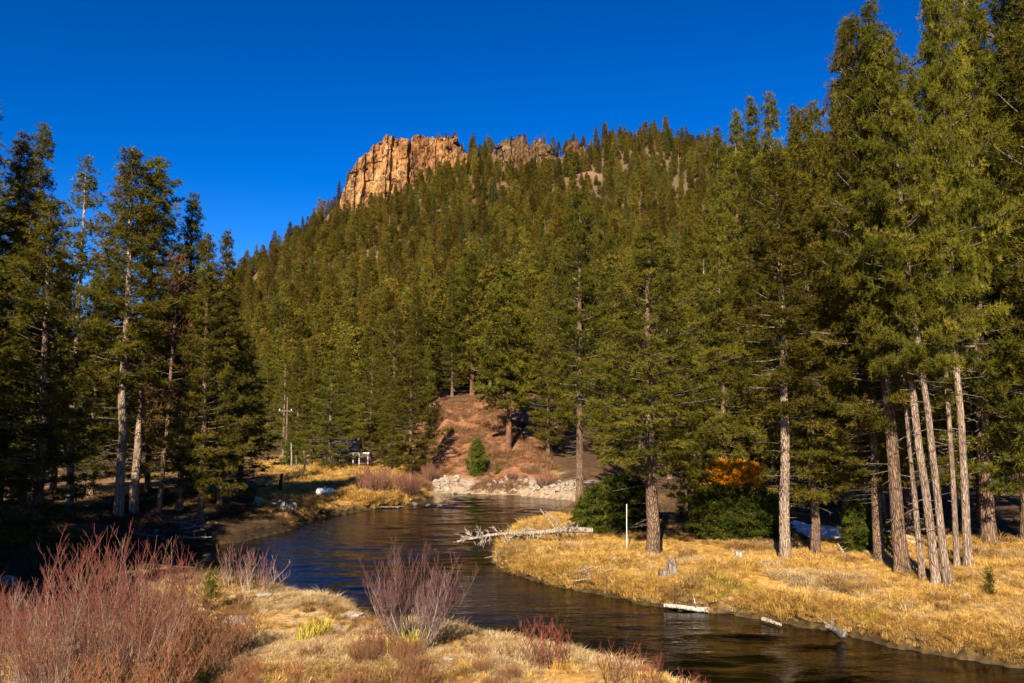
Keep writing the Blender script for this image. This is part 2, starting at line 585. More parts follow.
def tag(o, label=None, cat=None, group=None, kind=None):
    for k, v in (('label', label), ('category', cat), ('group', group), ('kind', kind)):
        if v:
            o[k] = v
    return o


def thing(name, label, cat, loc=(0, 0, 0), rz=0.0, group=None):
    o = bpy.data.objects.new(name, None)
    COL.objects.link(o)
    o.location = loc
    o.rotation_euler = (0, 0, rz)
    o.empty_display_size = 0.2
    return tag(o, label, cat, group)


# ------------------------------------------------------------------ ground and water
ys = np.concatenate([[-600, -250, -120, -60, -30, -15, -5, 2, 6, 9], np.arange(11, 64, 0.27), 64 * np.exp(np.linspace(0.0, math.log(700 / 64), 120))[1:],
                     [720, 760, 820, 900, 1100, 1500, 2500, 5000]])
us = np.sinh(np.linspace(-1.9, 1.9, 330)) / math.sinh(1.9) * 1.35
X = us[None, :] * (np.abs(ys)[:, None] * 0.95 + 20)
Y = np.broadcast_to(ys[:, None], X.shape)
x, y = X.ravel(), Y.ravel()
z = ground_z(x, y)
gd = shore_dist(x, y)
pxg = CX + F_PX * x / np.maximum(y, 20)
yfg = np.interp(pxg, FPX, FYF)
pyg = 420.3 - F_PX * (z - CAM_Z) / np.maximum(y, 20)


def cover_color():
    nz = fbm(x * 0.15, y * 0.15, 51, 4)
    nz2 = fbm(x * 0.7, y * 0.7, 61, 4)
    meadow = np.array([0.46, 0.28, 0.085])
    pale = np.array([0.55, 0.42, 0.24])
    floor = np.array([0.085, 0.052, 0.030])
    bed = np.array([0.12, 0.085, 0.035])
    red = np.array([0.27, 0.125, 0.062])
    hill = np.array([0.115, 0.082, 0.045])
    c = np.tile(meadow, (len(x), 1))

    def lay(w, colr):
        nonlocal c
        w = np.clip(w, 0, 1)[:, None]
        c = c * (1 - w) + colr * w
    # sandy worn ground on the near bank
    near = (y < 24) & (x < 6)
    lay(np.where(near, np.clip(nz2 * 2.0 + 0.25, 0, 0.9), 0), pale)
    # forest floor under the trees
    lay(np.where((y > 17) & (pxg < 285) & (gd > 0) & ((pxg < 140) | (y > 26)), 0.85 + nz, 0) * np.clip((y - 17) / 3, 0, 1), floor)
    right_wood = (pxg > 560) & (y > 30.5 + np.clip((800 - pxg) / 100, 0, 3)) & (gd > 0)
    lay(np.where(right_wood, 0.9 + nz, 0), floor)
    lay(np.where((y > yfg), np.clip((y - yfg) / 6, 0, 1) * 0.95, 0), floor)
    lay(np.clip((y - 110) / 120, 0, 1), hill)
    # red cut bank over the far shore
    rb = (pxg > 398 + 6 * nz) & (pxg < 545) & (y > 58) & (y < 92) & ((z > 1.3) | (pxg > 425))
    lay(np.where(rb, 1.0, 0), red)
    lay(np.where(rb & (nz2 > 0.22), 0.6, 0), np.array([0.34, 0.22, 0.13]))
    # bare scree patches on the mountain
    for (a, b, ra, rb_) in SCREE:
        q = ((pxg - a) / ra) ** 2 + ((pyg - b) / rb_) ** 2
        lay(np.where((y > 150), np.clip(1.6 - q + 2.0 * nz2, 0, 1), 0), np.array([0.22, 0.135, 0.085]))
    strip = (pxg > 434) & (pxg < 600) & (y > 50) & (y < 66)
    lay(np.where(strip, np.clip((1.0 + nz2 - z) / 0.4, 0, 1), 0), np.array([0.34, 0.26, 0.185]))
    lay(np.clip((0.46 - z) / 0.12, 0, 1) * (gd < 1.2) * ~strip, np.array([0.036, 0.024, 0.012]))
    lay(np.clip((0.02 - z) / 0.1, 0, 1), bed)
    lay(np.where(z < -0.15, np.clip(fbm(x * 1.6, y * 1.6, 71, 4) * 2.6, 0, 0.9), 0), np.array([0.26, 0.20, 0.08]))
    return c


SCREE = [(365, 242, 24, 11), (352, 272, 20, 10), (265, 290, 20, 6), (385, 272, 14, 5), (330, 215, 10, 8), (505, 185, 26, 5), (600, 170, 22, 6), (400, 205, 30, 6), (455, 190, 18, 5)]
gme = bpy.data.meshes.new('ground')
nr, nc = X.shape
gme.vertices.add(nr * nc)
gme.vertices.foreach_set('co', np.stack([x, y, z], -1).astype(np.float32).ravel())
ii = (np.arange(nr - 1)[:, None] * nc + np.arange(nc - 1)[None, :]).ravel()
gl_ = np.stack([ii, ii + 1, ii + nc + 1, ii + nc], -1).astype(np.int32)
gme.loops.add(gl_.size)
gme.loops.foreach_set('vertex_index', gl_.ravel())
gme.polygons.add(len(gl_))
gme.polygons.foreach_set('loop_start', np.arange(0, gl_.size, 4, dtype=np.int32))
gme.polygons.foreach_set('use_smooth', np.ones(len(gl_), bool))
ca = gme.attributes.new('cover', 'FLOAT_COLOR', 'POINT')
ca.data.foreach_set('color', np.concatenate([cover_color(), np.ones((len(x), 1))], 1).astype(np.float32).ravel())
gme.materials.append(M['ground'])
gme.update(calc_edges=True)
tag(obj('ground', gme), kind='structure')

wys = np.concatenate([[2, 6, 9], np.arange(11, 66, 0.11)])
wus = np.concatenate([[-1.6, -1.2, -0.9], np.linspace(-0.62, 0.62, 460), [0.9, 1.2, 1.6]])
WX = wus[None, :] * (wys[:, None] * 0.95 + 4)
WY = np.broadcast_to(wys[:, None], WX.shape)
chop = np.clip(0.65 + 1.1 * fbm(WX * 0.18, WY * 0.25, 505, 3), 0.2, 1.4)
chop = chop * (1 + 1.5 * np.clip(1 - ((WX + 3.5) / 3.5) ** 2, 0, 1) * np.clip(1 - ((WY - 53) / 4.5) ** 2, 0, 1))
WZ = chop * (0.062 * vnoise(WX * 0.9 + 0.35 * WY, WY * 2.3, 501) + 0.022 * vnoise(WX * 2.0 - 0.5 * WY, WY * 4.2, 502) + 0.010 * vnoise(WX * 4.2, WY * 7.5, 503))
wmb = MB()
n_r, n_c = WX.shape
ii = (np.arange(n_r - 1)[:, None] * n_c + np.arange(n_c - 1)[None, :]).ravel()
wmb.add(np.stack([WX, WY, WZ], -1).reshape(-1, 3), np.stack([ii, ii + 1, ii + n_c + 1, ii + n_c], -1))
tag(obj('river', wmb.mesh('river', [M['water']], True)), kind='structure')


# ------------------------------------------------------------------ conifers
def tuft_template(n, width, spread, r):
    V, F = [], []
    for i in range(n):
        th = r.uniform(0, 2 * math.pi)
        ph = math.acos(1 - r.uniform(0, 1) * (1 - math.cos(spread)))
        d = np.array([math.sin(ph) * math.cos(th), math.sin(ph) * math.sin(th), math.cos(ph)])
        s = np.cross(d, r.normal(size=3))
        s /= np.linalg.norm(s)
        L = r.uniform(0.65, 1.1)
        b = d * 0.08
        V += [b - s * width * 0.5, b + s * width * 0.5, d * L]
        F.append((3 * i, 3 * i + 1, 3 * i + 2))
    return np.array(V), np.array(F)


def scatter_tufts(mb, P, D, S, tint, templates, r, mi=0):
    P, D, S, tint = (np.asarray(q, float) for q in (P, D, S, tint))
    pick = r.integers(0, len(templates), len(P))
    for k, (TV, TF) in enumerate(templates):
        q = pick == k
        if not q.any():
            continue
        p, d, s, tn = P[q], D[q], S[q], tint[q]
        d = d / (np.linalg.norm(d, axis=1, keepdims=True) + 1e-9)
        ref = r.normal(size=d.shape)
        a = np.cross(d, ref)
        a /= np.linalg.norm(a, axis=1, keepdims=True) + 1e-9
        b = np.cross(d, a)
        V = p[:, None, :] + s[:, None, None] * (TV[None, :, 0:1] * a[:, None, :] + TV[None, :, 1:2] * b[:, None, :] + TV[None, :, 2:3] * d[:, None, :])
        nv = len(TV)
        Fi = (np.arange(len(p))[:, None, None] * nv + TF[None]).reshape(-1, 3)
        mb.add(V.reshape(-1, 3), Fi, mi, np.repeat(tn, nv))


def make_conifer(seed, H=18.0, cb=0.25, Rm=2.6, r0=0.2, step=0.42, per=5, tuft=0.30, tn=11, tw=0.12, dens=7.0, droop=0.0,
                 dead=22, power=0.8, sides=7, limbs=True, needle='needle', bark='bark', keep=1.0, wander=0.12, dead_len=1.6, clump=7):
    """Trunk mesh (with limbs) and crown mesh of one conifer standing at the origin."""
    r = np.random.default_rng(seed)
    tr, cr = MB(), MB()
    nt_ = 14
    hz = np.linspace(0, 1, nt_)
    off = np.cumsum(r.normal(0, wander / nt_ ** 0.5, (nt_, 2)), axis=0)
    off -= off[0]
    TP = np.column_stack([off[:, 0], off[:, 1], hz * H])
    TP[0, 2] = -0.4
    TR = r0 * ((1 - hz) ** 0.75 * 0.94 + 0.06)
    TR[0] *= 1.32
    TR[1] *= 1.0
    ext = np.array([-0.35, -0.05, 0.12, 0.35, 0.8])
    keep_ = TP[:, 2] > 1.0
    TP2 = np.vstack([np.column_stack([np.interp(ext, TP[:, 2], TP[:, 0]), np.interp(ext, TP[:, 2], TP[:, 1]), ext]), TP[keep_]])
    TR2 = np.concatenate([r0 * np.array([1.85, 1.6, 1.32, 1.12, 1.02]) * (1 if H > 5 else 0.8), TR[keep_]])
    tr.tube(TP2, TR2, sides + (3 if H > 15 and tuft < 0.4 else 0), 0)
    axis = lambda zz: np.array([np.interp(zz, TP[:, 2], TP[:, 0]), np.interp(zz, TP[:, 2], TP[:, 1]), zz])
    P, D, S, Tn = [], [], [], []
    temps = [tuft_template(tn, tw, R(80), r) for _ in range(4)]
    zz = cb * H
    sect = r.uniform(0, 2 * math.pi, 3)
    while zz < H * 0.985:
        t = (zz - cb * H) / (H * (1 - cb))
        prof = (1 - t) ** power * min(1.0, 0.5 + 2.2 * t) + 0.03
        n = max(3, int(round(per * (1.0 - 0.35 * t) + r.uniform(-1, 1))))
        a0 = r.uniform(0, 2 * math.pi)
        for k in range(n):
            if r.uniform() > keep:
                continue
            az = a0 + k * 2 * math.pi / n + r.normal(0, 0.25)
            L = Rm * prof * r.uniform(0.55, 1.18) * (1 + 0.18 * math.cos(az - sect[0]) + 0.1 * math.cos(2 * az - sect[1]))
            if L < 0.12:
                L = 0.12
            pitch = R(-14 - 14 * droop) * (1 - t) + R(50 - 25 * droop) * t ** 1.2 + r.normal(0, 0.10)
            h = np.array([math.cos(az), math.sin(az), 0.0])
            s = np.linspace(0, 1, 5)
            up = math.sin(pitch) * s * L + (0.20 - 0.16 * droop) * L * s ** 2.2
            out_ = math.cos(pitch) * s * L
            base = axis(zz + r.uniform(-0.1, 0.1))
            BP = base + h[None] * out_[:, None] + np.array([0, 0, 1.0])[None] * up[:, None]
            lat = np.array([-h[1], h[0], 0])
            BP += lat[None] * (r.normal(0, 0.07) * L * s ** 2)[:, None]
            if limbs:
                tr.tube(BP, (0.010 + 0.011 * L) * (1 - 0.75 * s), 3, 1, cap=False)
            mc = max(1, int(L * dens * r.uniform(0.75, 1.2) / clump) + 1)
            ss = 1 - r.uniform(0, 1, mc) ** 1.2 * (0.78 if L > 1 else 0.95)
            ss[0] = 1.0
            side = r.uniform(-1, 1, mc)
            ss, side = np.repeat(ss, clump), np.repeat(side, clump)
            m_ = mc * clump
            wid = 0.34 * L * (1.15 - 0.75 * ss)
            pos = np.stack([np.interp(ss, s, BP[:, q]) for q in range(3)], -1)
            pos += lat[None] * (side * wid)[:, None] + h[None] * (np.abs(side) * wid * 0.5)[:, None]
            pos[:, 2] += np.repeat(r.uniform(-0.05, 0.14, mc) * (0.4 + 0.3 * L), clump) - droop * 0.10 * np.abs(side) * wid
            pos += r.normal(0, tuft * 0.62, (m_, 3)) * np.array([1, 1, 0.6])
            dr = h[None] * 0.75 + lat[None] * (side * 0.8)[:, None] + np.array([0, 0, 0.55 - 0.5 * droop])[None] + r.normal(0, 0.28, (m_, 3))
            P.append(pos)
            D.append(dr)
            S.append(tuft * r.uniform(0.75, 1.25, m_))
            bt = r.normal(0.5, 0.16)
            Tn.append(np.clip(bt + np.repeat(r.normal(0, 0.12, mc), clump) + r.normal(0, 0.08, m_), 0, 1))
            if limbs and L > 0.8 and tuft < 0.4:
                for q in range(0, m_, clump * 2):
                    i0 = np.stack([np.interp(max(ss[q] - 0.12, 0.1), s, BP[:, w]) for w in range(3)])
                    tr.tube(np.stack([i0, pos[q]]), [0.011, 0.006], 3, 1, cap=False)
        zz += step * r.uniform(0.7, 1.3) * (1.0 - 0.35 * t)
    P.append(axis(H)[None] - np.array([[0, 0, 0.1]]))
    D.append(np.array([[0, 0, 1.0]]))
    S.append(np.array([tuft * 1.3]))
    Tn.append(np.array([0.6]))
    scatter_tufts(cr, np.concatenate(P), np.concatenate(D), np.concatenate(S), np.concatenate(Tn), temps, r)
    for k in range(dead):
        z0 = r.uniform(0.10, max(cb, 0.15) + 0.12) * H
        az = r.uniform(0, 2 * math.pi)
        L = r.uniform(0.25, dead_len) * (0.5 + 0.5 * z0 / (max(cb, 0.15) * H))
        h = np.array([math.cos(az), math.sin(az), 0])
        s = np.linspace(0, 1, 4)
        lat = np.array([-h[1], h[0], 0])
        BP = axis(z0)[None] + h[None] * (s * L)[:, None] + np.array([0, 0, 1.0])[None] * (r.uniform(-0.35, 0.15) * L * s)[:, None] + lat[None] * (r.normal(0, 0.12) * L * s ** 2)[:, None]
        tr.tube(BP, 0.016 * (1 - 0.7 * s) + 0.003, 3, 2, cap=False)
        for q in range(int(L * 4)):
            a = r.uniform(0.3, 0.95)
            p0 = np.array([np.interp(a, s, BP[:, w]) for w in range(3)])
            p1 = p0 + (h * r.uniform(0.1, 0.4) + lat * r.uniform(-0.4, 0.4) + np.array([0, 0, r.uniform(-0.25, 0.2)])) * L * 0.5
            tr.tube(np.stack([p0, p1]), [0.008, 0.004], 3, 2, cap=False)
    return tr.mesh('trunk', [M[bark], M['dead'] if bark != 'bark_red' else M['bark'], M['dead']], True), cr.mesh('crown', [M[needle]], False), H


near_protos = {
    'full': make_conifer(1, 18, 0.10, 2.9, 0.19, dens=36, tuft=0.20, tn=12, tw=0.13, dead=22, power=1.0),
    'full2': make_conifer(2, 18, 0.13, 2.7, 0.18, dens=36, tuft=0.20, tn=12, tw=0.13, dead=20, power=0.95),
    'tall': make_conifer(3, 18, 0.36, 2.7, 0.19, dens=38, tuft=0.20, tn=12, tw=0.13, dead=34, power=0.85, bark='bark_pale'),
    'tall2': make_conifer(4, 18, 0.38, 2.6, 0.18, dens=38, tuft=0.20, tn=12, tw=0.13, dead=40, power=0.82, bark='bark_pale'),
    'sparse': make_conifer(5, 18, 0.22, 2.2, 0.16, step=0.46, per=5, dens=22, tuft=0.20, tn=12, tw=0.13, dead=24, keep=0.85, power=0.85, bark='bark_pale'),
    'wide': make_conifer(6, 18, 0.27, 3.4, 0.26, dens=33, tuft=0.20, tn=12, tw=0.13, dead=24, power=0.66, bark='bark', dead_len=1.7),
    'red': make_conifer(8, 18, 0.24, 3.1, 0.26, dens=15, tuft=0.36, tn=12, tw=0.16, dead=16, power=0.66, bark='bark_red'),
    'rusty': make_conifer(9, 14, 0.2, 1.7, 0.12, step=0.5, per=4, dens=10, tn=10, dead=30, keep=0.8, needle='needle_dead'),
    'skirt': make_conifer(10, 18, 0.06, 2.9, 0.2, dens=28, tuft=0.20, tn=12, tw=0.13, dead=70, keep=0.85, power=0.72, dead_len=2.8),
}
young_protos = [make_conifer(20 + k, 2.6, 0.02, 1.05, 0.035, step=0.13, per=6, tuft=0.17, tn=11, tw=0.15, dens=34, dead=0, power=0.62, wander=0.04,
                             needle='needle_young', sides=5) for k in range(3)]
mid_protos = [
    make_conifer(31, 20, 0.10, 3.5, 0.24, step=0.80, per=6, tuft=0.62, tn=8, tw=0.24, dens=5.6, clump=3, dead=8, sides=5, power=0.72, needle='needle_far', bark='bark_red'),
    make_conifer(32, 20, 0.16, 3.3, 0.24, step=0.75, per=6, tuft=0.60, tn=8, tw=0.24, dens=5.6, clump=3, dead=10, sides=5, power=0.62, needle='needle_far'),
    make_conifer(33, 20, 0.06, 3.0, 0.22, step=0.66, per=6, tuft=0.56, tn=8, tw=0.24, dens=5.6, clump=3, dead=4, sides=5, power=0.85, droop=0.8, needle='needle_far'),
    make_conifer(34, 20, 0.22, 3.3, 0.25, step=0.85, per=5, tuft=0.64, tn=8, tw=0.24, dens=5.6, clump=4, dead=10, sides=5, power=0.55, keep=0.85, needle='needle_far', bark='bark_red'),
    make_conifer(35, 20, 0.08, 2.8, 0.22, step=0.65, per=6, tuft=0.56, tn=8, tw=0.24, dens=5.6, clump=3, dead=4, sides=5, power=0.9, droop=1.0, needle='needle_far'),
    make_conifer(36, 20, 0.06, 2.8, 0.22, step=0.62, per=6, tuft=0.54, tn=8, tw=0.24, dens=6, clump=3, dead=4, sides=5, power=0.95, droop=0.9, needle='needle_fir'),
    make_conifer(37, 20, 0.12, 3.6, 0.24, step=0.85, per=6, tuft=0.60, tn=8, tw=0.24, dens=5.6, clump=4, dead=10, sides=5, power=0.55, keep=0.85, needle='needle_gold', bark='bark_red'),
    make_conifer(38, 14, 0.30, 1.1, 0.20, step=1.1, per=3, tuft=0.35, tn=4, tw=0.2, dens=1.2, clump=1, dead=34, sides=5, keep=0.6, needle='needle_dead', bark='dead'),
]
KINDS_P = [0.18, 0.18, 0.13, 0.15, 0.11, 0.12, 0.10, 0.03]


sapling_proto = make_conifer(28, 0.9, 0.08, 0.26, 0.014, step=0.085, per=5, tuft=0.085, tn=10, tw=0.13, dens=42, dead=0, power=0.9, wander=0.02, clump=2, limbs=False, needle='needle_sapling', sides=5)


def place_tree(proto, xyz, H, label, name='pine_tree', cat='pine tree', group=None, w=1.0, lean=(0, 0), rz=None):
    tm, cm, H0 = proto
    t = thing(name, label, cat, xyz, 0, group)
    k = H / H0
    kw = (0.55 * k + 0.45) * w if H > 3.2 else k * w
    t.scale = (kw, kw, k)
    t.rotation_euler = (R(lean[1]), R(lean[0]), random.uniform(0, 6.283) if rz is None else rz)
    if rz is None and (lean[0] or lean[1]):   # lean in world space, then spin about its own axis
        t.rotation_euler = (Matrix.Rotation(R(lean[0]), 3, 'Y') @ Matrix.Rotation(R(lean[1]), 3, 'X') @ Matrix.Rotation(random.uniform(0, 6.28), 3, 'Z')).to_euler()
    obj('trunk', tm, t)
    obj('crown', cm, t)
    return t


def tree_px(kind, px, D, top, label, w=1.0, lean=(0, 0), base_py=None, group=None, **kw):
    if base_py is not None:
        x0, y0, z0 = on_ground(px, base_py)
    else:
        x0, y0 = (px - CX) / F_PX * D, D
        z0 = gz(x0, y0)
    ztop = at_d(px, top, y0)[2]
    return place_tree(near_protos[kind], (x0, y0, z0 - 0.05), max(ztop - z0, 2.0), label, w=w, lean=lean, group=group, **kw)


GL, GR, GM = 'pines on the shaded left bank', 'pines on the grassy point and behind it', 'pines along the foot of the mountain'
# left bank
tree_px('full', -28, 33, 95, 'tall dark pine cut off by the left edge of the view', group=GL, w=1.16)
tree_px('full2', 4, 35, 132, 'tall dark pine at the far left, its tip just beside the tallest left one', group=GL, w=1.16)
tree_px('full', 29, 37, 121, 'tallest pine of the far left pair, dense and dark to the tip', group=GL, w=0.99)
tree_px('skirt', 45, 29, 196, 'shorter full pine with grey dead boughs sweeping down to the willows', group=GL, w=1.10)
tree_px('sparse', 75, 42, 154, 'thin open pine with sky showing through its crown and a pale trunk', group=GL, w=1.16)
tree_px('tall', 118, 36, 146, 'tall pine with a long bare pale trunk, left of the twin pair', base_py=520, group=GL, w=1.16)
tree_px('tall2', 134, 37, 158, 'tall pine with a bare pinkish trunk, right of the twin pair', base_py=518, group=GL, lean=(1.0, 0), w=1.16)
tree_px('rusty', 163, 38, 255, 'dead pine with rusty red needles leaning beside the twin trunks', group=GL, lean=(3.5, 0), w=1.16)
tree_px('full2', 184, 41, 193, 'pointed dark pine right of the rusty dead one', group=GL, w=0.99)
tree_px('full', 200, 36.5, 232, 'dark pine with a stout black trunk standing above the driftwood', base_py=523, group=GL, w=0.90)
tree_px('full2', 223, 42, 229, 'dark pine at the right end of the left bank grove', group=GL, w=0.84)
tree_px('skirt', 243, 47, 330, 'low drooping pine at the edge of the sunlit bank', group=GL, w=1.16)
tree_px('full', 95, 47, 268, 'dark pine filling the gap behind the pale trunks', group=GL, w=1.16)
tree_px('full2', 58, 50, 262, 'dark pine behind the thin open pine', group=GL, w=1.16)
tree_px('full', 152, 49, 300, 'dark pine low behind the rusty dead one', group=GL, w=1.16)
tree_px('full2', 14, 46, 215, 'dark pine deep behind the far left pair', group=GL, w=1.16)
tree_px('full', 208, 50, 300, 'dark pine behind the stout black trunk', group=GL, w=1.16)
# unseen neighbours on the same bank that throw the shade
for (xx, yy, hh) in ((-24, 19, 15), (-29, 25, 16), (-33, 32, 17), (-21, 13, 14.5), (-16.5, 7, 14), (-15, 2, 15), (-19.5, 3, 16), (-25, 9, 17), (-20, 22, 12.5), (-16.8, 22.5, 11.8), (-19, 26, 12.5), (-23, 24, 13), (-16.2, 19, 11.5), (-21.5, 28, 13), (-25, 30, 14), (-15, 17, 11.5), (-12.6, 12, 10.5), (-17.5, 15, 13)):
    place_tree(near_protos['full'], (xx, yy, gz(xx, yy)), hh, 'pine standing out of view beyond the left edge', group='pines out of view on the left bank', w=1.35)

# on the point, right
tree_px('wide', 652, 26, 236, 'stout pine with a thick bare lower trunk beside the white stake', base_py=556, group=GR, w=1.12)
tree_px('full2', 690, 33, 262, 'darker pine just behind the stout pine by the white stake', base_py=535, group=GR, w=0.68)
tree_px('wide', 579, 44, 194, 'wide pine on the tip of the point above the fallen tree', base_py=509, group=GR, w=0.85)
tree_px('tall', 786, 27, 150, 'pine with a smooth bare brown lower trunk beside the short log', base_py=563, group=GR, w=1.08)
tree_px('full2', 815, 31, 106, 'pine whose trunk stands in front of the bluish snow patch', base_py=557, group=GR, w=0.9)
tree_px('wide', 903, 26, 22, 'thickest trunk of the clump, leaning to the left', base_py=573, group=GR, lean=(-3.5, 0), w=0.8)
tree_px('tall2', 923, 25, 30, 'thin pale trunk just right of the thickest one in the clump', base_py=581, group=GR, lean=(-3.4, 0), w=0.48)
tree_px('tall', 937, 24, -4, 'pale scarred trunk in the middle of the leaning clump', base_py=586, group=GR, lean=(-4.2, 0), w=0.66)
tree_px('tall2', 949, 24, 34, 'brown trunk at the front of the clump, leaning left', base_py=588, group=GR, lean=(-4.4, 0), w=0.64)
tree_px('tall', 957, 27, -30, 'slim upright trunk behind the front of the clump', base_py=569, group=GR, w=0.42)
tree_px('tall', 968, 27, -75, 'straight pale trunk at the right side of the clump', base_py=569, group=GR, w=0.60)
tree_px('full', 876, 36, 48, 'broad dense pine just left of the leaning clump', group=GR, w=0.9)
tree_px('full2', 905, 33.5, 58, 'pointed pine close behind the leaning clump', group=GR, w=0.85)
tree_px('full', 858, 39, 16, 'dense pine with the highest tip left of the leaning clump', group=GR, w=0.72)
tree_px('full', 990, 31, -60, 'dark red barked pine in shade right of the clump', base_py=545, group=GR, w=1.1)
tree_px('full2', 1018, 29.5, -40, 'dark pine at the right edge with boughs hanging into view', group=GR, w=1.05)
tree_px('wide', 1052, 28, -70, 'pine rooted beyond the right edge, boughs reaching in', group=GR)
tree_px('full', 950, 44, 70, 'dense pine filling the sky gap behind the clump', group=GR)
tree_px('full2', 1000, 48, -30, 'tall pine deep behind the right edge', group=GR)
tree_px('full', 846, 47, 78, 'pine in the right hand wood, left of the towering pair', group=GR)
tree_px('full2', 822, 46, 99, 'pine in the right hand wood with a blunt tip', group=GR)
tree_px('full', 802, 49, 103, 'narrow pine between two taller pines in the right hand wood', group=GR, w=0.85)
tree_px('full', 777, 47, 90, 'pine with a pale bare leader standing over its neighbours', group=GR, w=0.9)
tree_px('full2', 762, 50, 96, 'pine left of the one with the pale bare leader', group=GR, w=0.9)
tree_px('full', 741, 55, 108, 'slender pine on the skyline left of the tall right pines', group=GR, w=0.9)
tree_px('full2', 722, 60, 128, 'pine with a yellowish crown low on the right slope', group=GR, w=0.9)
tree_px('full', 722, 44, 205, 'olive pine standing over the orange shrub', group=GR, w=0.85)
tree_px('full', 750, 46, 235, 'olive pine half hidden right of the orange shrub', group=GR, w=0.9)
tree_px('full2', 842, 37.5, 235, 'shorter pine between the smooth brown trunk and the clump', group=GR)
tree_px('wide', 880, 31, 290, 'low wide pine whose boughs hang over the shaded ground', base_py=561, group=GR, w=0.9)
tree_px('full', 925, 50, 60, 'pine in deep shade behind the leaning clump', group=GR)
tree_px('full2', 1040, 40, 20, 'pine in the shaded wood at the right edge', group=GR)
tree_px('full', 975, 38, 80, 'pine in the shaded wood behind the straight pale trunk', group=GR)
tree_px('skirt', 800, 43, 260, 'dark drooping pine deep behind the bluish snow patch', group=GR)

# foot of the mountain, middle distance
tree_px('wide', 396, 72, 310, 'big broad pine left of the red cut bank', group=GM, w=0.95)
tree_px('full', 393, 66, 378, 'low spreading pine behind the russet willow', group=GM, w=1.0)
tree_px('full', 372, 80, 298, 'tall pine behind the white porch', group=GM)
tree_px('full2', 345, 84, 348, 'pine left of the white porch', group=GM)
tree_px('full', 322, 82, 360, 'pine above the pale tank', group=GM)
tree_px('full2', 298, 84, 338, 'pine behind the bare poles', group=GM)
tree_px('sparse', 285, 78, 352, 'thin pine with a reddish stem by the dark leaning post', group=GM)
tree_px('full', 268, 86, 340, 'pine beside the left bank grove, far back', group=GM)
tree_px('full2', 417, 92, 288, 'pine standing high at the left rim of the red cut bank', group=GM)
tree_px('full', 452, 98, 283, 'pine on the top rim of the red cut bank', group=GM)
tree_px('red', 472, 98, 253, 'pine with a tall red trunk showing above the red cut bank', group=GM)
tree_px('red', 508, 70, 263, 'pine with a bare orange red lower trunk at the right of the red bank', base_py=450, group=GM)
tree_px('full', 548, 66, 306, 'olive pine right of the orange red trunk', group=GM)
tree_px('full2', 556, 76, 263, 'pine behind the tip of the point', group=GM)
tree_px('full', 602, 68, 280, 'pine between the wide pine on the tip and the stout pine', group=GM)
tree_px('full2', 625, 62, 310, 'olive pine across the channel from the white stake', group=GM)
tree_px('full', 668, 60, 288, 'olive pine on the slope above the stout pine', group=GM)
tree_px('tall', 706, 48, 232, 'pine with a thin pale trunk left of the orange shrub', group=GM, w=0.8)
tree_px('full', 640, 78, 253, 'pine on the lower slope behind the stout pine', group=GM)
tree_px('full2', 690, 76, 223, 'tall pine on the slope left of the right hand wood', group=GM)
tree_px('full2', 428, 84, 345, 'small dark pine hugging the left edge of the red bank', group=GM, w=0.7)

tree_px('skirt', 331, 70, 350, 'drooping pine hiding the left end of the cabin', group=GM, w=1.1)
tree_px('full', 313, 73, 345, 'pine between the bare poles and the cabin', group=GM)
tree_px('full', 411, 64, 335, 'dense pine overlapping the left edge of the red cut bank', group=GM, w=1.15)
# young pines and saplings
GY = 'young pines and saplings'


def young(px, D, top, label, w=1.0, base_py=None):
    if base_py:
        x0, y0, z0 = on_ground(px, base_py)
    else:
        x0, y0 = (px - CX) / F_PX * D, D
        z0 = gz(x0, y0)
    H = at_d(px, top, y0)[2] - z0
    return place_tree(random.choice(young_protos) if H > 1.2 else sapling_proto, (x0, y0, z0 - 0.03), H, label, 'young_pine', 'young pine', GY, w=w)


young(597, 33, 488, 'bushy young pine nearest the butt of the fallen tree', 1.25)
young(616, 33.5, 478, 'tallest bushy young pine behind the white stake', 1.45)
young(636, 34, 481, 'bushy young pine between the stake and the stout trunk', 1.25)
young(583, 34.5, 500, 'small bushy young pine at the left of the clump by the stake', 1.1)
young(706, 31.2, 490, 'bright young pine left of the smooth brown trunk', 1.2)
young(722, 31, 489, 'upright young pine below the orange shrub', 1.0)
young(742, 31, 492, 'dark young pine below the right end of the orange shrub', 1.3)
young(762, 31, 494, 'dark young pine beside the smooth brown trunk', 1.3)
young(680, 35, 505, 'young pine in shade right of the stout trunk', 1.2)
young(852, 27.6, 500, 'dark young pine on the grass edge beside the shaded snow', 1.0)
young(868, 27.8, 512, 'shaded young pine left of the thickest trunk', 1.3)
young(477, 62.5, 441, 'small round topped pine on the far bank under the red slope', 0.85)
young(497, 62, 463, 'little pine on the far bank right of the round topped one', 0.8)
young(991, 24, 571, 'tiny pine sapling in the golden grass right of the clump', 0.8, base_py=598)
young(209, 19, 577, 'tiny yellow green pine sapling among the near willows', 1.0, base_py=610)
young(203, 15, 660, 'tiny bright sapling at the very bottom of the view', 1.0, base_py=688)
young(295, 76, 440, 'young pine among the bare poles', 1.1)

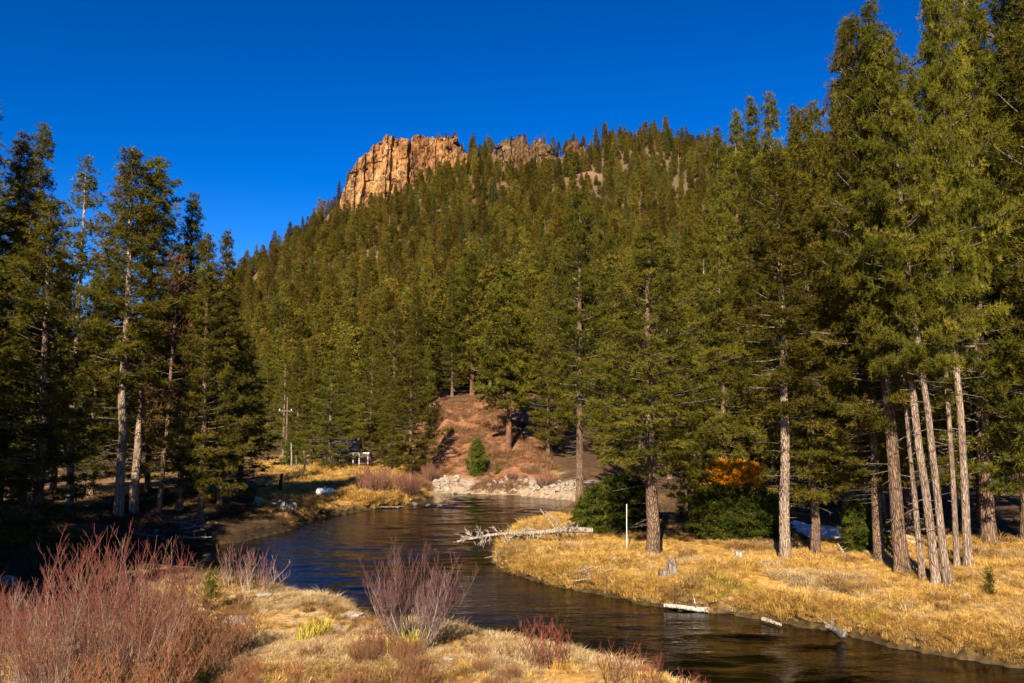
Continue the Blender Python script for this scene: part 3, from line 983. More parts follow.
# ------------------------------------------------------------------ the forest on the mountain
cells = {}
pts = []
zone_n = 0
cand = 60000
yy_ = np.sqrt(rng.uniform(88 ** 2, 705 ** 2, cand))
uu_ = rng.uniform(-0.75, 0.62, cand)
xx_ = uu_ * yy_
zz_ = ground_z(xx_, yy_)
pp_ = CX + F_PX * uu_
qq_ = 420.3 - F_PX * (zz_ - CAM_Z) / yy_
clr = fbm(xx_ / 60, yy_ / 60, 77, 3)
for i in range(cand):
    xw, yw, p, q = xx_[i], yy_[i], pp_[i], qq_[i]
    if yw < np.interp(p, FPX, FYF) + 14 or (415 < p < 535 and yw < 96):
        continue
    if p > 860 and yw > 200:
        continue
    bad = False
    for (a, b, ra, rb_) in SCREE:
        if ((p - a) / ra) ** 2 + ((q - b) / rb_) ** 2 < 0.8 and yw > 150 and rng.uniform() < 0.8:
            bad = True
    if 338 < p < 452 and yw > 624 and not (yw > 672 and rng.uniform() < 0.5) or 490 < p < 592 and 622 < yw < 656:
        bad = True
    if clr[i] > 0.34 and rng.uniform() < 0.7 and yw > 200:
        bad = True
    if bad:
        continue
    sp = 4.7 if yw < 320 else 5.6
    key = (int(xw // sp), int(yw // sp))
    near_ = False
    for a in (-1, 0, 1):
        for b in (-1, 0, 1):
            for (xo, yo) in cells.get((key[0] + a, key[1] + b), ()):
                if (xo - xw) ** 2 + (yo - yw) ** 2 < sp * sp:
                    near_ = True
    if near_:
        continue
    cells.setdefault(key, []).append((xw, yw))
    h = float(np.clip(rng.normal(17.0, 3.6) if rng.uniform() < 0.7 else rng.normal(10.0, 2.5), 5, 26)) * (0.85 if yw > 560 else 1.0) * (0.74 if yw < 230 else 1.0)
    pts.append((xw, yw, zz_[i], h, p, q))
print('forest trees', len(pts))
vis = lambda t: 238 < t[4] < 730
order = sorted(range(len(pts)), key=lambda i: -(pts[i][3] / pts[i][1]) if vis(pts[i]) else 1.0)
single = set(order[:190])
sky_line = [i for i in range(len(pts)) if pts[i][1] > 640 and 238 < pts[i][4] < 700 and i not in single]
rng.shuffle(sky_line)
single |= set(sky_line[:45])


def forest_label(t):
    xw, yw, zw, h, p, q = t
    if yw > 640:
        if p < 345:
            return 'distant conifer on the skyline, below the left end of the orange cliff', 'skyline conifers left of the orange cliff'
        if p < 480:
            return 'distant conifer on top of the orange cliff', 'skyline conifers above the orange cliff'
        return 'distant conifer on the flat skyline right of the orange cliff', 'skyline conifers right of the orange cliff'
    side = 'left of the red bank' if p < 430 else ('above the red bank' if p < 545 else 'right of the red bank')
    far = 'lower' if yw < 170 else 'middle'
    return f'olive conifer in the dense wood on the {far} slope {side}', f'conifers on the {far} slope {side}'


for i in sorted(single):
    t = pts[i]
    lb, gp = forest_label(t)
    place_tree(mid_protos[int(rng.choice(8, p=KINDS_P))], (t[0], t[1], t[2] - 0.3), t[3], lb, 'conifer_tree', 'conifer', gp, w=float(rng.uniform(0.85, 1.3)))


def scatter(name, protos, P, rot, scl, idx, kind='stuff', hide=True, tilt=None):
    """One object whose points carry copies of the given meshes (for what nobody could count)."""
    pc = bpy.data.collections.new(name + ' kinds')
    for k, pm in enumerate(protos):
        for mesh_ in (pm if isinstance(pm, (list, tuple)) else [pm]):
            pass
        o = bpy.data.objects.new(f'{name}_kind_{k:02d}', pm)
        pc.objects.link(o)
    me = bpy.data.meshes.new(name)
    P = np.asarray(P, np.float32)
    me.vertices.add(len(P))
    me.vertices.foreach_set('co', P.ravel())
    a = me.attributes.new('spin', 'FLOAT_VECTOR', 'POINT')
    rv = np.zeros((len(P), 3), np.float32)
    rv[:, 2] = rot
    if tilt is not None:
        rv[:, :2] = tilt
    a.data.foreach_set('vector', rv.ravel())
    a = me.attributes.new('size', 'FLOAT_VECTOR', 'POINT')
    sv = np.asarray(scl, np.float32)
    if sv.ndim == 1:
        sv = np.repeat(sv[:, None], 3, 1)
    a.data.foreach_set('vector', sv.ravel())
    a = me.attributes.new('pick', 'INT', 'POINT')
    a.data.foreach_set('value', np.asarray(idx, np.int32))
    o = obj(name, me)
    ng = bpy.data.node_groups.new(name, 'GeometryNodeTree')
    ng.interface.new_socket('Geometry', in_out='INPUT', socket_type='NodeSocketGeometry')
    ng.interface.new_socket('Geometry', in_out='OUTPUT', socket_type='NodeSocketGeometry')
    gi, go = ng.nodes.new('NodeGroupInput'), ng.nodes.new('NodeGroupOutput')
    ci = ng.nodes.new('GeometryNodeCollectionInfo')
    ci.inputs['Collection'].default_value = pc
    ci.inputs['Separate Children'].default_value = True
    ci.inputs['Reset Children'].default_value = True
    ip = ng.nodes.new('GeometryNodeInstanceOnPoints')
    ip.inputs['Pick Instance'].default_value = True

    def attr(nm, dt):
        n = ng.nodes.new('GeometryNodeInputNamedAttribute')
        n.data_type = dt
        n.inputs['Name'].default_value = nm
        return n.outputs['Attribute']
    ng.links.new(gi.outputs[0], ip.inputs['Points'])
    ng.links.new(ci.outputs[0], ip.inputs['Instance'])
    ng.links.new(attr('spin', 'FLOAT_VECTOR'), ip.inputs['Rotation'])
    ng.links.new(attr('size', 'FLOAT_VECTOR'), ip.inputs['Scale'])
    ng.links.new(attr('pick', 'INT'), ip.inputs['Instance Index'])
    ng.links.new(ip.outputs[0], go.inputs[0])
    md = o.modifiers.new('scatter', 'NODES')
    md.node_group = ng
    o['kind'] = kind
    return o


def join_tree(proto):
    tm, cm, H = proto
    mb = MB()
    out_m = []
    for me in (tm, cm):
        V = np.empty(len(me.vertices) * 3, np.float32)
        me.vertices.foreach_get('co', V)
        tn = np.empty(len(me.vertices), np.float32)
        me.attributes['tint'].data.foreach_get('value', tn)
        ls = np.empty(len(me.polygons), np.int32)
        lt = np.empty(len(me.polygons), np.int32)
        me.polygons.foreach_get('loop_start', ls)
        me.polygons.foreach_get('loop_total', lt)
        vi = np.empty(len(me.loops), np.int32)
        me.loops.foreach_get('vertex_index', vi)
        mi = np.empty(len(me.polygons), np.int32)
        me.polygons.foreach_get('material_index', mi)
        V = V.reshape(-1, 3)
        base = mb.n
        first = True
        for n_ in (3, 4):
            for mm_ in np.unique(mi):
                q = (lt == n_) & (mi == mm_)
                if q.any():
                    Fq = vi[ls[q][:, None] + np.arange(n_)[None, :]]
                    if first:
                        mb.add(V, Fq, int(mm_) + len(out_m), tn)
                        first = False
                    else:
                        mb.F.append(Fq + base)
                        mb.MI.append(np.full(len(Fq), int(mm_) + len(out_m), np.int32))
        out_m += list(me.materials)
    return mb.mesh('conifer', out_m, False)


rest = [t for i, t in enumerate(pts) if i not in single]
far_protos = [join_tree(p) for p in mid_protos]
RP = np.array([(t[0], t[1], t[2] - 0.3) for t in rest])
hh_ = np.array([t[3] for t in rest]) / 20.0
wf = (0.55 * hh_ + 0.45) * rng.uniform(0.85, 1.3, len(rest))
fo = scatter('forest', far_protos, RP, rng.uniform(0, 6.28, len(rest)), np.stack([wf, wf, hh_], -1), rng.choice(8, len(rest), p=KINDS_P))
tag(fo, 'dense olive green conifer forest covering the mountain side', 'forest')


# ------------------------------------------------------------------ crags on the summit
def crag(name, label, px0, px1, y0, top_fn, base_drop, depth, mat, seed, cols=260, rows=90):
    """A wall of broken columns: front face, top and back, standing on the slope."""
    mb = MB()
    px = np.linspace(px0, px1, cols)
    xw = (px - CX) / F_PX * y0
    zt = np.array([at_d(p, top_fn(p), y0 + 8)[2] for p in px])
    zb = ground_z(xw, np.full(cols, y0)) - base_drop
    ztop = np.maximum(zt, zb + 1.0)
    V = np.zeros((rows + 14, cols, 3))
    def steps(width, sd, zz_, amp):
        q = np.floor(xw / width + 0.35 * fbm(xw * 0.0, zz_ * 0.05, sd, 2) + 0.5 * vnoise(xw * 0.3 / width, zz_ * 0.01, sd + 1))
        lv = np.floor(zz_ / (width * 2.2) + 3 * _hash(q, q * 0, sd + 3))
        return amp * (_hash(q, q * 0 + 3, sd) + 0.45 * _hash(q, lv, sd + 2)), amp * _hash(q, q * 0 + 9, sd + 5)
    ztop = ztop - steps(7.0, seed, ztop * 0, 4.5)[1] - steps(2.6, seed + 50, ztop * 0, 2.2)[1]
    for r_ in range(rows):
        f = r_ / (rows - 1)
        zz0 = zb + (ztop - zb) * f
        bump = steps(6.5, seed + 20, zz0, 7.0)[0] + steps(2.3, seed + 30, zz0, 3.4)[0] + 2.4 * fbm(xw * 0.5, zz0 * 0.3, seed + 9, 4) + 6 * fbm(xw * 0.04, zz0 * 0.03, seed + 3, 3)
        V[r_, :, 0] = xw + 0.8 * fbm(zz0 * 0.2, xw * 0.25, seed + 4, 3)
        V[r_, :, 1] = y0 + 15 * f ** 1.3 - bump
        V[r_, :, 2] = zz0 + 0.6 * fbm(xw * 0.5, zz0 * 0.4, seed + 8, 3)
    yt = V[rows - 1, :, 1].copy()
    for k in range(14):
        f = (k + 1) / 14
        V[rows + k, :, 0] = xw
        V[rows + k, :, 1] = yt + depth * f
        V[rows + k, :, 2] = ztop - 14 * f ** 2 + 2.0 * fbm(xw * 0.2, yt * 0.1 + k * 0.6, seed + 6, 3) * (1 - f) - np.where(f > 0.9, 30, 0)
    nR = rows + 14
    i_ = (np.arange(nR - 1)[:, None] * cols + np.arange(cols - 1)[None, :]).ravel()
    mb.add(V.reshape(-1, 3), np.stack([i_, i_ + 1, i_ + cols + 1, i_ + cols], -1))
    for c_ in (0, cols - 1):      # closed ends
        e = V[:, c_, :]
        cen = e.mean(0)[None]
        q = np.arange(nR - 1)
        mb.add(np.vstack([e, cen]), np.stack([q, q + 1, np.full(nR - 1, nR)], -1))
    return tag(obj(name, mb.mesh(name, [mat], False)), label, 'cliff')


def rough_top(keys, vals, seed, amp=4.0):
    def f(p):
        n = float(fbm(np.array([p * 0.09]), np.array([0.5]), seed, 4)[0])
        return float(np.interp(p, keys, vals)) - amp * n
    return f


crag('cliff', 'orange sunlit cliff of broken columns at the left end of the summit', 335, 466, 628,
     rough_top([335, 340, 346, 352, 360, 370, 385, 400, 412, 425, 440, 452, 458, 466], [192, 182, 170, 158, 150, 143, 138, 135, 133, 132, 131, 134, 140, 154], 5, 7), 14, 40, M['cliff_orange'], 5)
crag('cliff', 'grey brown rock band below the skyline trees right of the orange cliff', 488, 556, 640,
     rough_top([488, 494, 505, 518, 530, 542, 550, 556], [158, 146, 139, 133, 136, 137, 142, 154], 8, 8), 4, 12, M['cliff_grey'], 15, cols=180, rows=50)
crag('cliff', 'short rock band among the trees in the middle of the skyline', 562, 592, 640,
     rough_top([562, 568, 578, 588, 592], [154, 143, 138, 144, 154], 12, 6), 4, 10, M['cliff_grey'], 19, cols=80, rows=40)
crag('cliff', 'small pale crag at the right end of the broken rock bands', 602, 628, 645,
     rough_top([602, 607, 616, 624, 628], [158, 145, 141, 146, 158], 18, 5), 4, 12, M['cliff_grey'], 25, cols=50, rows=30)


# old snow lying in the shade behind the point
M['snow'] = plain('old snow', (0.80, 0.80, 0.80), 0.6, 0.3, 0.10, 9)


def snow_patch(px0, px1, y0, y1, label, seed):
    xa, xb = (px0 - CX) / F_PX * (y0 + y1) / 2, (px1 - CX) / F_PX * (y0 + y1) / 2
    n = 44
    g = np.linspace(-1.15, 1.15, n)
    GX, GY = np.meshgrid(g, g)
    xx = (xa + xb) / 2 + GX * (xb - xa) / 2
    yy = (y0 + y1) / 2 + GY * (y1 - y0) / 2
    q = GX ** 2 + GY ** 2 + 0.9 * fbm(GX * 1.7, GY * 1.7, seed, 4)
    zz = ground_z(xx.ravel(), yy.ravel()).reshape(n, n) + 0.22 * np.sqrt(np.clip(1 - q, 0, 1)) - 0.05 + 0.04 * fbm(GX * 5, GY * 5, seed + 2, 3)
    zz = np.where(q > 1.0, ground_z(xx.ravel(), yy.ravel()).reshape(n, n) - 0.25, zz)
    mb = MB()
    ii = (np.arange(n - 1)[:, None] * n + np.arange(n - 1)[None, :]).ravel()
    mb.add(np.stack([xx, yy, zz], -1).reshape(-1, 3), np.stack([ii, ii + 1, ii + n + 1, ii + n], -1))
    return tag(obj('snow_patch', mb.mesh('snow_patch', [M['snow']], True)), label, 'snow patch')


snow_patch(790, 846, 29.0, 35.5, 'bluish patch of old snow in shade right of the smooth brown trunk', 71)
snow_patch(868, 902, 28.8, 33.5, 'small bluish snow patch in shade beside the thickest leaning trunk', 72)

# ------------------------------------------------------------------ shrubs
def make_shrub(seed, H, Rm, stems, twigs, mat, r0=0.012, spread=0.75, fine=0.004):
    r = np.random.default_rng(seed)
    mb = MB()
    for k in range(stems):
        az = r.uniform(0, 2 * math.pi)
        rad = math.sqrt(r.uniform()) * 0.3 * Rm
        b = np.array([rad * math.cos(az), rad * math.sin(az), -0.08])
        az2 = az + r.normal(0, 0.5)
        out_ = Rm * r.uniform(0.15, 1.0) * spread
        h = H * r.uniform(0.6, 1.15) * (1 - 0.25 * out_ / Rm)
        s = np.linspace(0, 1, 6)
        d = np.array([math.cos(az2), math.sin(az2)])
        bend = r.normal(0, 0.06, 2)
        jt = r.normal(0.04, 0.30)
        P = np.column_stack([b[0] + d[0] * out_ * s ** 0.8 + bend[0] * np.sin(s * 5), b[1] + d[1] * out_ * s ** 0.8 + bend[1] * np.sin(s * 4), b[2] + h * s ** 1.05])
        mb.tube(P, r0 * r.uniform(0.6, 1.2) * (1 - 0.8 * s), 3, 0, tint=np.clip(P[:, 2] / H * 0.8 + jt, 0, 1), cap=False)
        for q in range(twigs):
            a = r.uniform(0.25, 0.95)
            p0 = np.array([np.interp(a, s, P[:, w]) for w in range(3)])
            L = H * r.uniform(0.12, 0.34) * (1.15 - 0.6 * a)
            th = r.uniform(0, 2 * math.pi)
            dr = np.array([math.cos(th) * 0.48, math.sin(th) * 0.48, 0.85])
            s2 = np.linspace(0, 1, 3)
            Q = p0[None] + dr[None] * (L * s2)[:, None]
            Q[:, 2] += 0.12 * L * s2 ** 2
            mb.tube(Q, fine * (1 - 0.6 * s2), 3, 0, tint=np.clip(Q[:, 2] / H * 0.7 + 0.15 + jt, 0, 1), cap=False)
            for w_ in range(2):
                a2 = r.uniform(0.3, 0.9)
                p1 = p0 + dr * L * a2
                th2 = r.uniform(0, 6.28)
                Q2 = np.stack([p1, p1 + np.array([math.cos(th2) * 0.5, math.sin(th2) * 0.5, 0.85]) * L * 0.4])
                mb.tube(Q2, [fine * 0.7, fine * 0.4], 3, 0, tint=np.clip(Q2[:, 2] / H * 0.75 + 0.3, 0, 1), cap=False)
    return mb.mesh('willow_shrub', [M[mat]], True)


willow_a = [make_shrub(40 + k, 2.4, 1.1, 44, 8, 'willow_red', fine=0.004, r0=0.013) for k in range(3)]
willow_t = [make_shrub(50 + k, 1.2, 0.9, 60, 9, 'willow_tan', fine=0.005, r0=0.009) for k in range(2)]
willow_m = make_shrub(60, 1.9, 1.3, 60, 12, 'willow_mauve', fine=0.0055, r0=0.014, spread=1.0)
willow_s = make_shrub(61, 1.3, 1.0, 18, 7, 'willow_mauve', fine=0.006, r0=0.012, spread=1.0)
twigs_r = [make_shrub(62 + k, 0.95, 0.55, 16, 6, 'twig_dark', fine=0.004, r0=0.008) for k in range(2)]
willow_f = [make_shrub(66 + k, 2.4, 2.0, 130, 9, 'willow_far', fine=0.013, r0=0.022, spread=1.0) for k in range(2)]


def shrub(me, px, py, H0, top, label, name='willow_shrub', cat='shrub', group='bare willow shrubs', w=1.0, D=None):
    if D is None:
        x0, y0, z0 = on_ground(px, py)
    else:
        x0, y0 = (px - CX) / F_PX * D, D
        z0 = gz(x0, y0)
    k = (at_d(px, top, y0)[2] - z0) / H0
    o = obj(name, me, None, (x0, y0, z0 - 0.02))
    o.scale = (k * w, k * w, k)
    o.rotation_euler = (0, 0, random.uniform(0, 6.28))
    return tag(o, label, cat, group)


thick = [  # px, depth, top py, which, label
    (18, 13.2, 600, 0, 'dark red willow shrub at the bottom left corner'),
    (52, 14.2, 585, 1, 'red willow shrub right of the pale boulder at the left edge'),
    (88, 15.4, 552, 2, 'tall red willow shrub at the back left of the thicket'),
    (128, 15.2, 548, 0, 'tallest red willow shrub of the thicket, below the twin trunks'),
    (168, 15.8, 560, 1, 'red willow shrub at the back right of the thicket'),
    (62, 12.6, 612, 2, 'red willow shrub in the front row with pale stems, left'),
    (108, 12.9, 596, 0, 'red willow shrub in the front middle of the thicket'),
    (150, 13.4, 590, 2, 'red willow shrub with pale stems in the front row, right'),
    (8, 15.2, 590, 1, 'thin red willow shrub cut by the left edge')]
for (px, D, top, k, lb) in thick:
    shrub(willow_a[k], px, 0, 2.4, top - 14, lb, D=D, w=1.05)
for (px, D, top, k, lb) in (
        (190, 15.6, 583, 0, 'low tan shrub beside the yellow green sapling'),
        (170, 13.3, 622, 1, 'low tan shrub in front of the red thicket'),
        (215, 14.3, 628, 1, 'low tan shrub on the worn bank'),
        (235, 16.6, 600, 0, 'low tan shrub behind the flat grey stone'),
        (130, 12.3, 640, 0, 'low tan shrub at the lower edge below the thicket')):
    shrub(willow_t[k], px, 0, 1.2, top, lb, D=D, w=1.2)
shrub(willow_m, 415, 645, 1.9, 546, 'large round mauve willow shrub alone at the water edge', w=0.84)
shrub(willow_s, 255, 594, 1.3, 545, 'thin open mauve willow leaning over the dark cove', w=0.95)
shrub(willow_s, 236, 590, 1.3, 540, 'small open willow left of the one leaning over the cove', w=0.8)
for (px, py, top, k, lb) in (
        (556, 668, 618, 0, 'small dark red twig clump on the water edge, left of two'),
        (612, 684, 636, 1, 'small bright red twig clump at the bottom middle'),
        (541, 668, 606, 1, 'thin upright red twigs behind the small clump'),
        (372, 652, 612, 0, 'dark rusty twig clump left of the large mauve willow'),
        (385, 655, 622, 1, 'low rusty twigs at the foot of the large mauve willow'),
        (250, 690, 655, 0, 'dark twig clump at the bottom edge below the worn bank'),
        (290, 690, 650, 1, 'dark upright twigs at the bottom edge right of the clump'),
        (642, 692, 640, 0, 'red twigs at the bottom edge right of the bright clump'),
        (690, 708, 664, 1, 'few red twigs poking up from the bottom edge over the water')):
    shrub(twigs_r[k], px, py, 0.95, top, lb, 'twig_clump', 'twigs', 'red twig clumps on the near bank')
for k in range(34):
    px, py = random.uniform(205, 520), random.uniform(655, 700)
    x0, y0, z0 = on_ground(px, py)
    if float(shore_dist(x0, y0)[0]) > 0.15 and y0 < 20:
        shrub(random.choice(willow_t) if random.random() < 0.55 else random.choice(twigs_r), px, py, 1.2, py - random.uniform(14, 30),
              'low rusty brush along the bottom edge of the near bank', 'low_brush', 'brush', 'low rusty brush on the near bank', w=1.3)
shrub(willow_f[0], 377, 503, 2.4, 465, 'mauve half of the big russet willow on the far left bank', w=0.95, D=51.5)
shrub(willow_f[1], 410, 502, 2.4, 470, 'reddish half of the big russet willow next to the open water', w=0.9, D=52.0)
shrub(willow_f[1], 512, 496, 2.4, 470, 'small bare shrub among the pale rocks of the far bank', w=0.8, D=60)
shrub(willow_f[0], 545, 500, 2.4, 470, 'bare shrub right of the pale rocks of the far bank', w=0.9, D=57)
shrub(willow_f[0], 430, 0, 2.4, 462, 'rust coloured bush at the left foot of the red slope', w=0.5, D=62)

# orange shrub beyond the young pines
mb = MB()
r = np.random.default_rng(90)
n_ = 1500
th = r.uniform(0, 6.28, n_)
rr = np.sqrt(r.uniform(0, 1, n_))
P = np.stack([1.3 * rr * np.cos(th), 0.8 * rr * np.sin(th), 1.85 + 0.85 * r.uniform(0, 1, n_) * (1 - 0.25 * rr ** 4) + 0.12 * np.sin(th * 5)], -1)
scatter_tufts(mb, P, np.stack([np.cos(th) * 0.3, np.sin(th) * 0.3, np.ones(n_)], -1), r.uniform(0.2, 0.4, n_), r.uniform(0, 1, n_), [tuft_template(9, 0.13, R(55), r)], r)
xo, yo = (724 - CX) / F_PX * 32.6, 32.6
osh = thing('orange_shrub', 'bright orange autumn shrub glowing behind the young pines', 'shrub', (xo, yo, gz(xo, yo)))
osh.scale = (1, 1, (at_d(733, 464, yo)[2] - gz(xo, yo)) / 2.75)
obj('foliage', mb.mesh('foliage', [M['orange']]), osh)
mb = MB()
for k in range(26):
    a = r.uniform(0, 6.28)
    e = np.array([1.4 * r.uniform() * math.cos(a), 0.6 * r.uniform() * math.sin(a), 2.0])
    s = np.linspace(0, 1, 4)
    mb.tube(np.outer(s ** 0.8, e) + np.array([0.2 * math.cos(a), 0.2 * math.sin(a), 0]), 0.02 * (1 - 0.7 * s), 4, 0, cap=False)
obj('stems', mb.mesh('stems', [M['bark_red']]), osh)


# ------------------------------------------------------------------ stones
def make_rock(seed, flat=0.65, sub=3, rough=0.35):
    import bmesh
    bm = bmesh.new()
    bmesh.ops.create_icosphere(bm, subdivisions=sub, radius=1.0)
    r = np.random.default_rng(seed)
    o = Vector(r.uniform(-50, 50, 3))
    cuts = [(Vector(r.normal(size=3)).normalized(), r.uniform(0.5, 0.8)) for _ in range(9)]
    for v in bm.verts:
        p = v.co.copy()
        for n, k in cuts:
            q = p.dot(n)
            if q > k:
                p -= n * (q - k) * 0.85
        p *= 1 + rough * mnoise.fractal(p * 1.6 + o, 1.0, 2.0, 4)
        p.z *= flat
        v.co = p
    me = bpy.data.meshes.new('boulder')
    bm.to_mesh(me)
    bm.free()
    return me


rock_meshes = {}


def rock(px, py, wpx, label, mat='rock_grey', seed=0, flat=0.7, name='boulder', group=None, D=None, sink=0.25, cat='boulder', z=None):
    key = (mat, seed % 5, flat)
    if key not in rock_meshes:
        me = make_rock(100 + seed % 5 * 7, flat)
        me.materials.append(M[mat])
        rock_meshes[key] = me
    if D is None:
        x0, y0, z0 = on_ground(px, py)
    else:
        x0, y0 = (px - CX) / F_PX * D, D
        z0 = gz(x0, y0)
    if z is not None:
        x0, y0 = at_z(px, py, z)
        z0 = z
    s = wpx / F_PX * y0 / 2
    o = obj(name, rock_meshes[key], None, (x0, y0, z0 + s * flat * (1 - 2 * sink)))
    o.scale = (s, s * random.uniform(0.75, 1.1), s * random.uniform(0.85, 1.15))
    o.rotation_euler = (random.uniform(-0.2, 0.2), random.uniform(-0.2, 0.2), random.uniform(0, 6.28))
    return tag(o, label, cat, group)


rock(273, 508, 11, 'left low boulder of the three on the lit left bank', 'rock_pale', 0)
rock(283, 510, 14, 'biggest boulder of the three on the lit left bank', 'rock_grey', 1, 0.95)
rock(293, 511, 11, 'right pointed boulder of the three on the lit left bank', 'rock_pale', 2, 0.95)
rock(6, 590, 22, 'boulder at the left edge behind the willows', 'rock_grey', 3, 0.8)
rock(14, 597, 9, 'small pale stone under the boulder at the left edge', 'rock_pale', 1)
rock(238, 622, 26, 'flat dark grey stone on the worn near bank', 'rock_grey', 4, 0.35)
rock(264, 597, 18, 'flat pale stone by the cove beside the leaning willow', 'rock_pale', 0, 0.35)
rock(352, 620, 34, 'flat pale slab at the near water edge', 'rock_pale', 2, 0.3)
rock(340, 632, 22, 'smaller pale slab below the flat one at the water edge', 'rock_pale', 3, 0.35)
rock(614, 561, 9, 'small grey stone in the grass below the white stake', 'rock_pale', 1)
rock(966, 601, 10, 'small grey stone in the grass below the straight pale trunk', 'rock_grey', 2, 0.9)
rock(700, 577, 8, 'small stone in the grass below the broken stump', 'rock_pale', 3)
rock(207, 556, 9, 'small pale stone in the dark cove', 'rock_pale', 4, 0.4, z=0.0)
rock(566, 586, 11, 'dark wet stone at the tip of the grassy point', 'rock_dark', 1, 0.9, z=0.0)
rock(448, 662, 12, 'small pale stone on the near bank under the large mauve willow', 'rock_pale', 2, 0.5)
rock(428, 668, 10, 'smaller pale stone left of another under the mauve willow', 'rock_grey', 3, 0.5)
rock(470, 668, 9, 'pale stone at the right under the mauve willow', 'rock_pale', 4, 0.5)
for k, (px, py, w_) in enumerate(((415, 505, 8), (428, 506, 6), (440, 507, 7), (398, 508, 6))):
    rock(px, py, w_, 'wet stone breaking the water before the russet willow', 'rock_dark', k, 0.5, group='wet stones before the russet willow', z=0.0)
for k in range(16):
    px, py = random.uniform(150, 222), random.uniform(522, 546)
    rock(px, py, random.uniform(3, 6), 'stone on the shaded left bank', 'rock_grey', k, 0.6, group='pale stones on the shaded left bank')
for k in range(215):
    px = random.uniform(434, 594)
    D = float(np.interp(px, [436, 514, 575, 592], [60.2, 58.4, 55, 53])) + random.uniform(-0.9, 2.6)
    rock(px, 0, random.uniform(2.2, 6) * (1.0 if random.random() < 0.85 else 1.5), 'pale broken boulder in the rock bank under the red slope', 'rock_pale' if random.random() < 0.6 else 'rock_grey', k, 0.75,
         group='pale boulders along the far bank', D=D)
for k in range(60):
    px, py = random.uniform(230, 620), random.uniform(606, 690)
    x0, y0, z0 = on_ground(px, py)
    if float(shore_dist(x0, y0)[0]) > 0.1 and y0 < 22:
        rock(px, py, random.uniform(3, 7), 'small stone scattered on the worn near bank', random.choice(['rock_pale', 'rock_grey']), k, 0.6, name='stone', cat='stone', group='small stones on the near bank')


# ------------------------------------------------------------------ dead wood
def make_log(L, r0, r1, seed, sides=9, crook=0.05):
    r = np.random.default_rng(seed)
    s = np.linspace(0, 1, 12)
    P = np.column_stack([(s - 0.5) * L, np.cumsum(r.normal(0, crook * L / 12, 12)), np.cumsum(r.normal(0, crook * L / 24, 12))])
    P[:, 1:] -= P[:, 1:].mean(0)
    rad = (r0 + (r1 - r0) * s) * r.uniform(0.88, 1.12, 12)
    mb = MB()
    mb.tube(P, rad, sides)
    return mb, P, rad, r


def log_between(p0, p1, r0, r1, label, mat, seed, name='log', knobs=2, crook=0.04, cat='log'):
    p0, p1 = Vector(p0), Vector(p1)
    L = (p1 - p0).length
    mb, P, rad, r = make_log(L, r0, r1, seed, crook=crook)
    t = thing(name, label, cat, (p0 + p1) / 2)
    t.rotation_euler = (p1 - p0).to_track_quat('X', 'Z').to_euler()
    obj('trunk', mb.mesh('trunk', [M[mat]], True), t)
    for k in range(knobs):
        i = int(r.integers(1, 11))
        b = MB()
        th = r.uniform(-1.2, 1.2)
        d = np.array([r.uniform(-0.6, 0.6), math.sin(th), abs(math.cos(th))])
        l_ = r.uniform(0.12, 0.4)
        s = np.linspace(0, 1, 3)
        b.tube(P[i][None] + np.outer(s, d * l_), 0.35 * rad[i] * (1 - 0.6 * s), 5)
        obj('branch', b.mesh('branch', [M[mat]], True), t)
    return t


def gpt(px, py, dz=0.0):
    x0, y0, z0 = on_ground(px, py)
    return (x0, y0, z0 + dz)


def wpt(px, py, z=0.0):
    x0, y0 = at_z(px, py, z)
    return (x0, y0, z)


# the fallen tree on the tip of the point
D0 = 31.5
root = at_d(592, 531, 31.6)
tip = at_d(457, 541, 30.2)
ft = thing('fallen_tree', 'bleached fallen tree with bare branches reaching out over the water', 'fallen tree', root)
s = np.linspace(0, 1, 16)
axis_p = np.array([np.array(root) * (1 - a) + np.array(tip) * a for a in s]) - np.array(root)
axis_p[:, 2] += 0.10 * np.sin(s * 3.1) + 0.02 + 0.03 * np.sin(s * 11)
rad = (0.095 * (1 - s) ** 0.8 + 0.018) * np.random.default_rng(3).uniform(0.85, 1.15, 16)
mb = MB()
mb.tube(axis_p, rad, 9)
obj('trunk', mb.mesh('trunk', [M['bleached']], True), ft)
fl = lambda px, py, D: np.array(at_d(px, py, D)) - np.array(root)
big = [((557, 533), (541, 509), 32.0, 0.045), ((569, 533), (546, 511), 32.3, 0.035), ((533, 535), (527, 528), 31.4, 0.03),
       ((505, 541), (493, 556), 30.9, 0.035), ((493, 556), (485, 558), 30.7, 0.025), ((503, 541), (510, 552), 30.6, 0.02), ((543, 534), (546, 527), 31.9, 0.02)]
for (a, b, D, rr_) in big:
    mb = MB()
    p, q = fl(*a, D), fl(*b, D - 0.2)
    ss = np.linspace(0, 1, 5)
    P = p[None] * (1 - ss)[:, None] + q[None] * ss[:, None]
    P[:, 0] += 0.03 * np.sin(ss * 5)
    mb.tube(P, rr_ * (1 - 0.6 * ss), 6)
    obj('branch', mb.mesh('branch', [M['bleached']], True), ft)
r = np.random.default_rng(5)
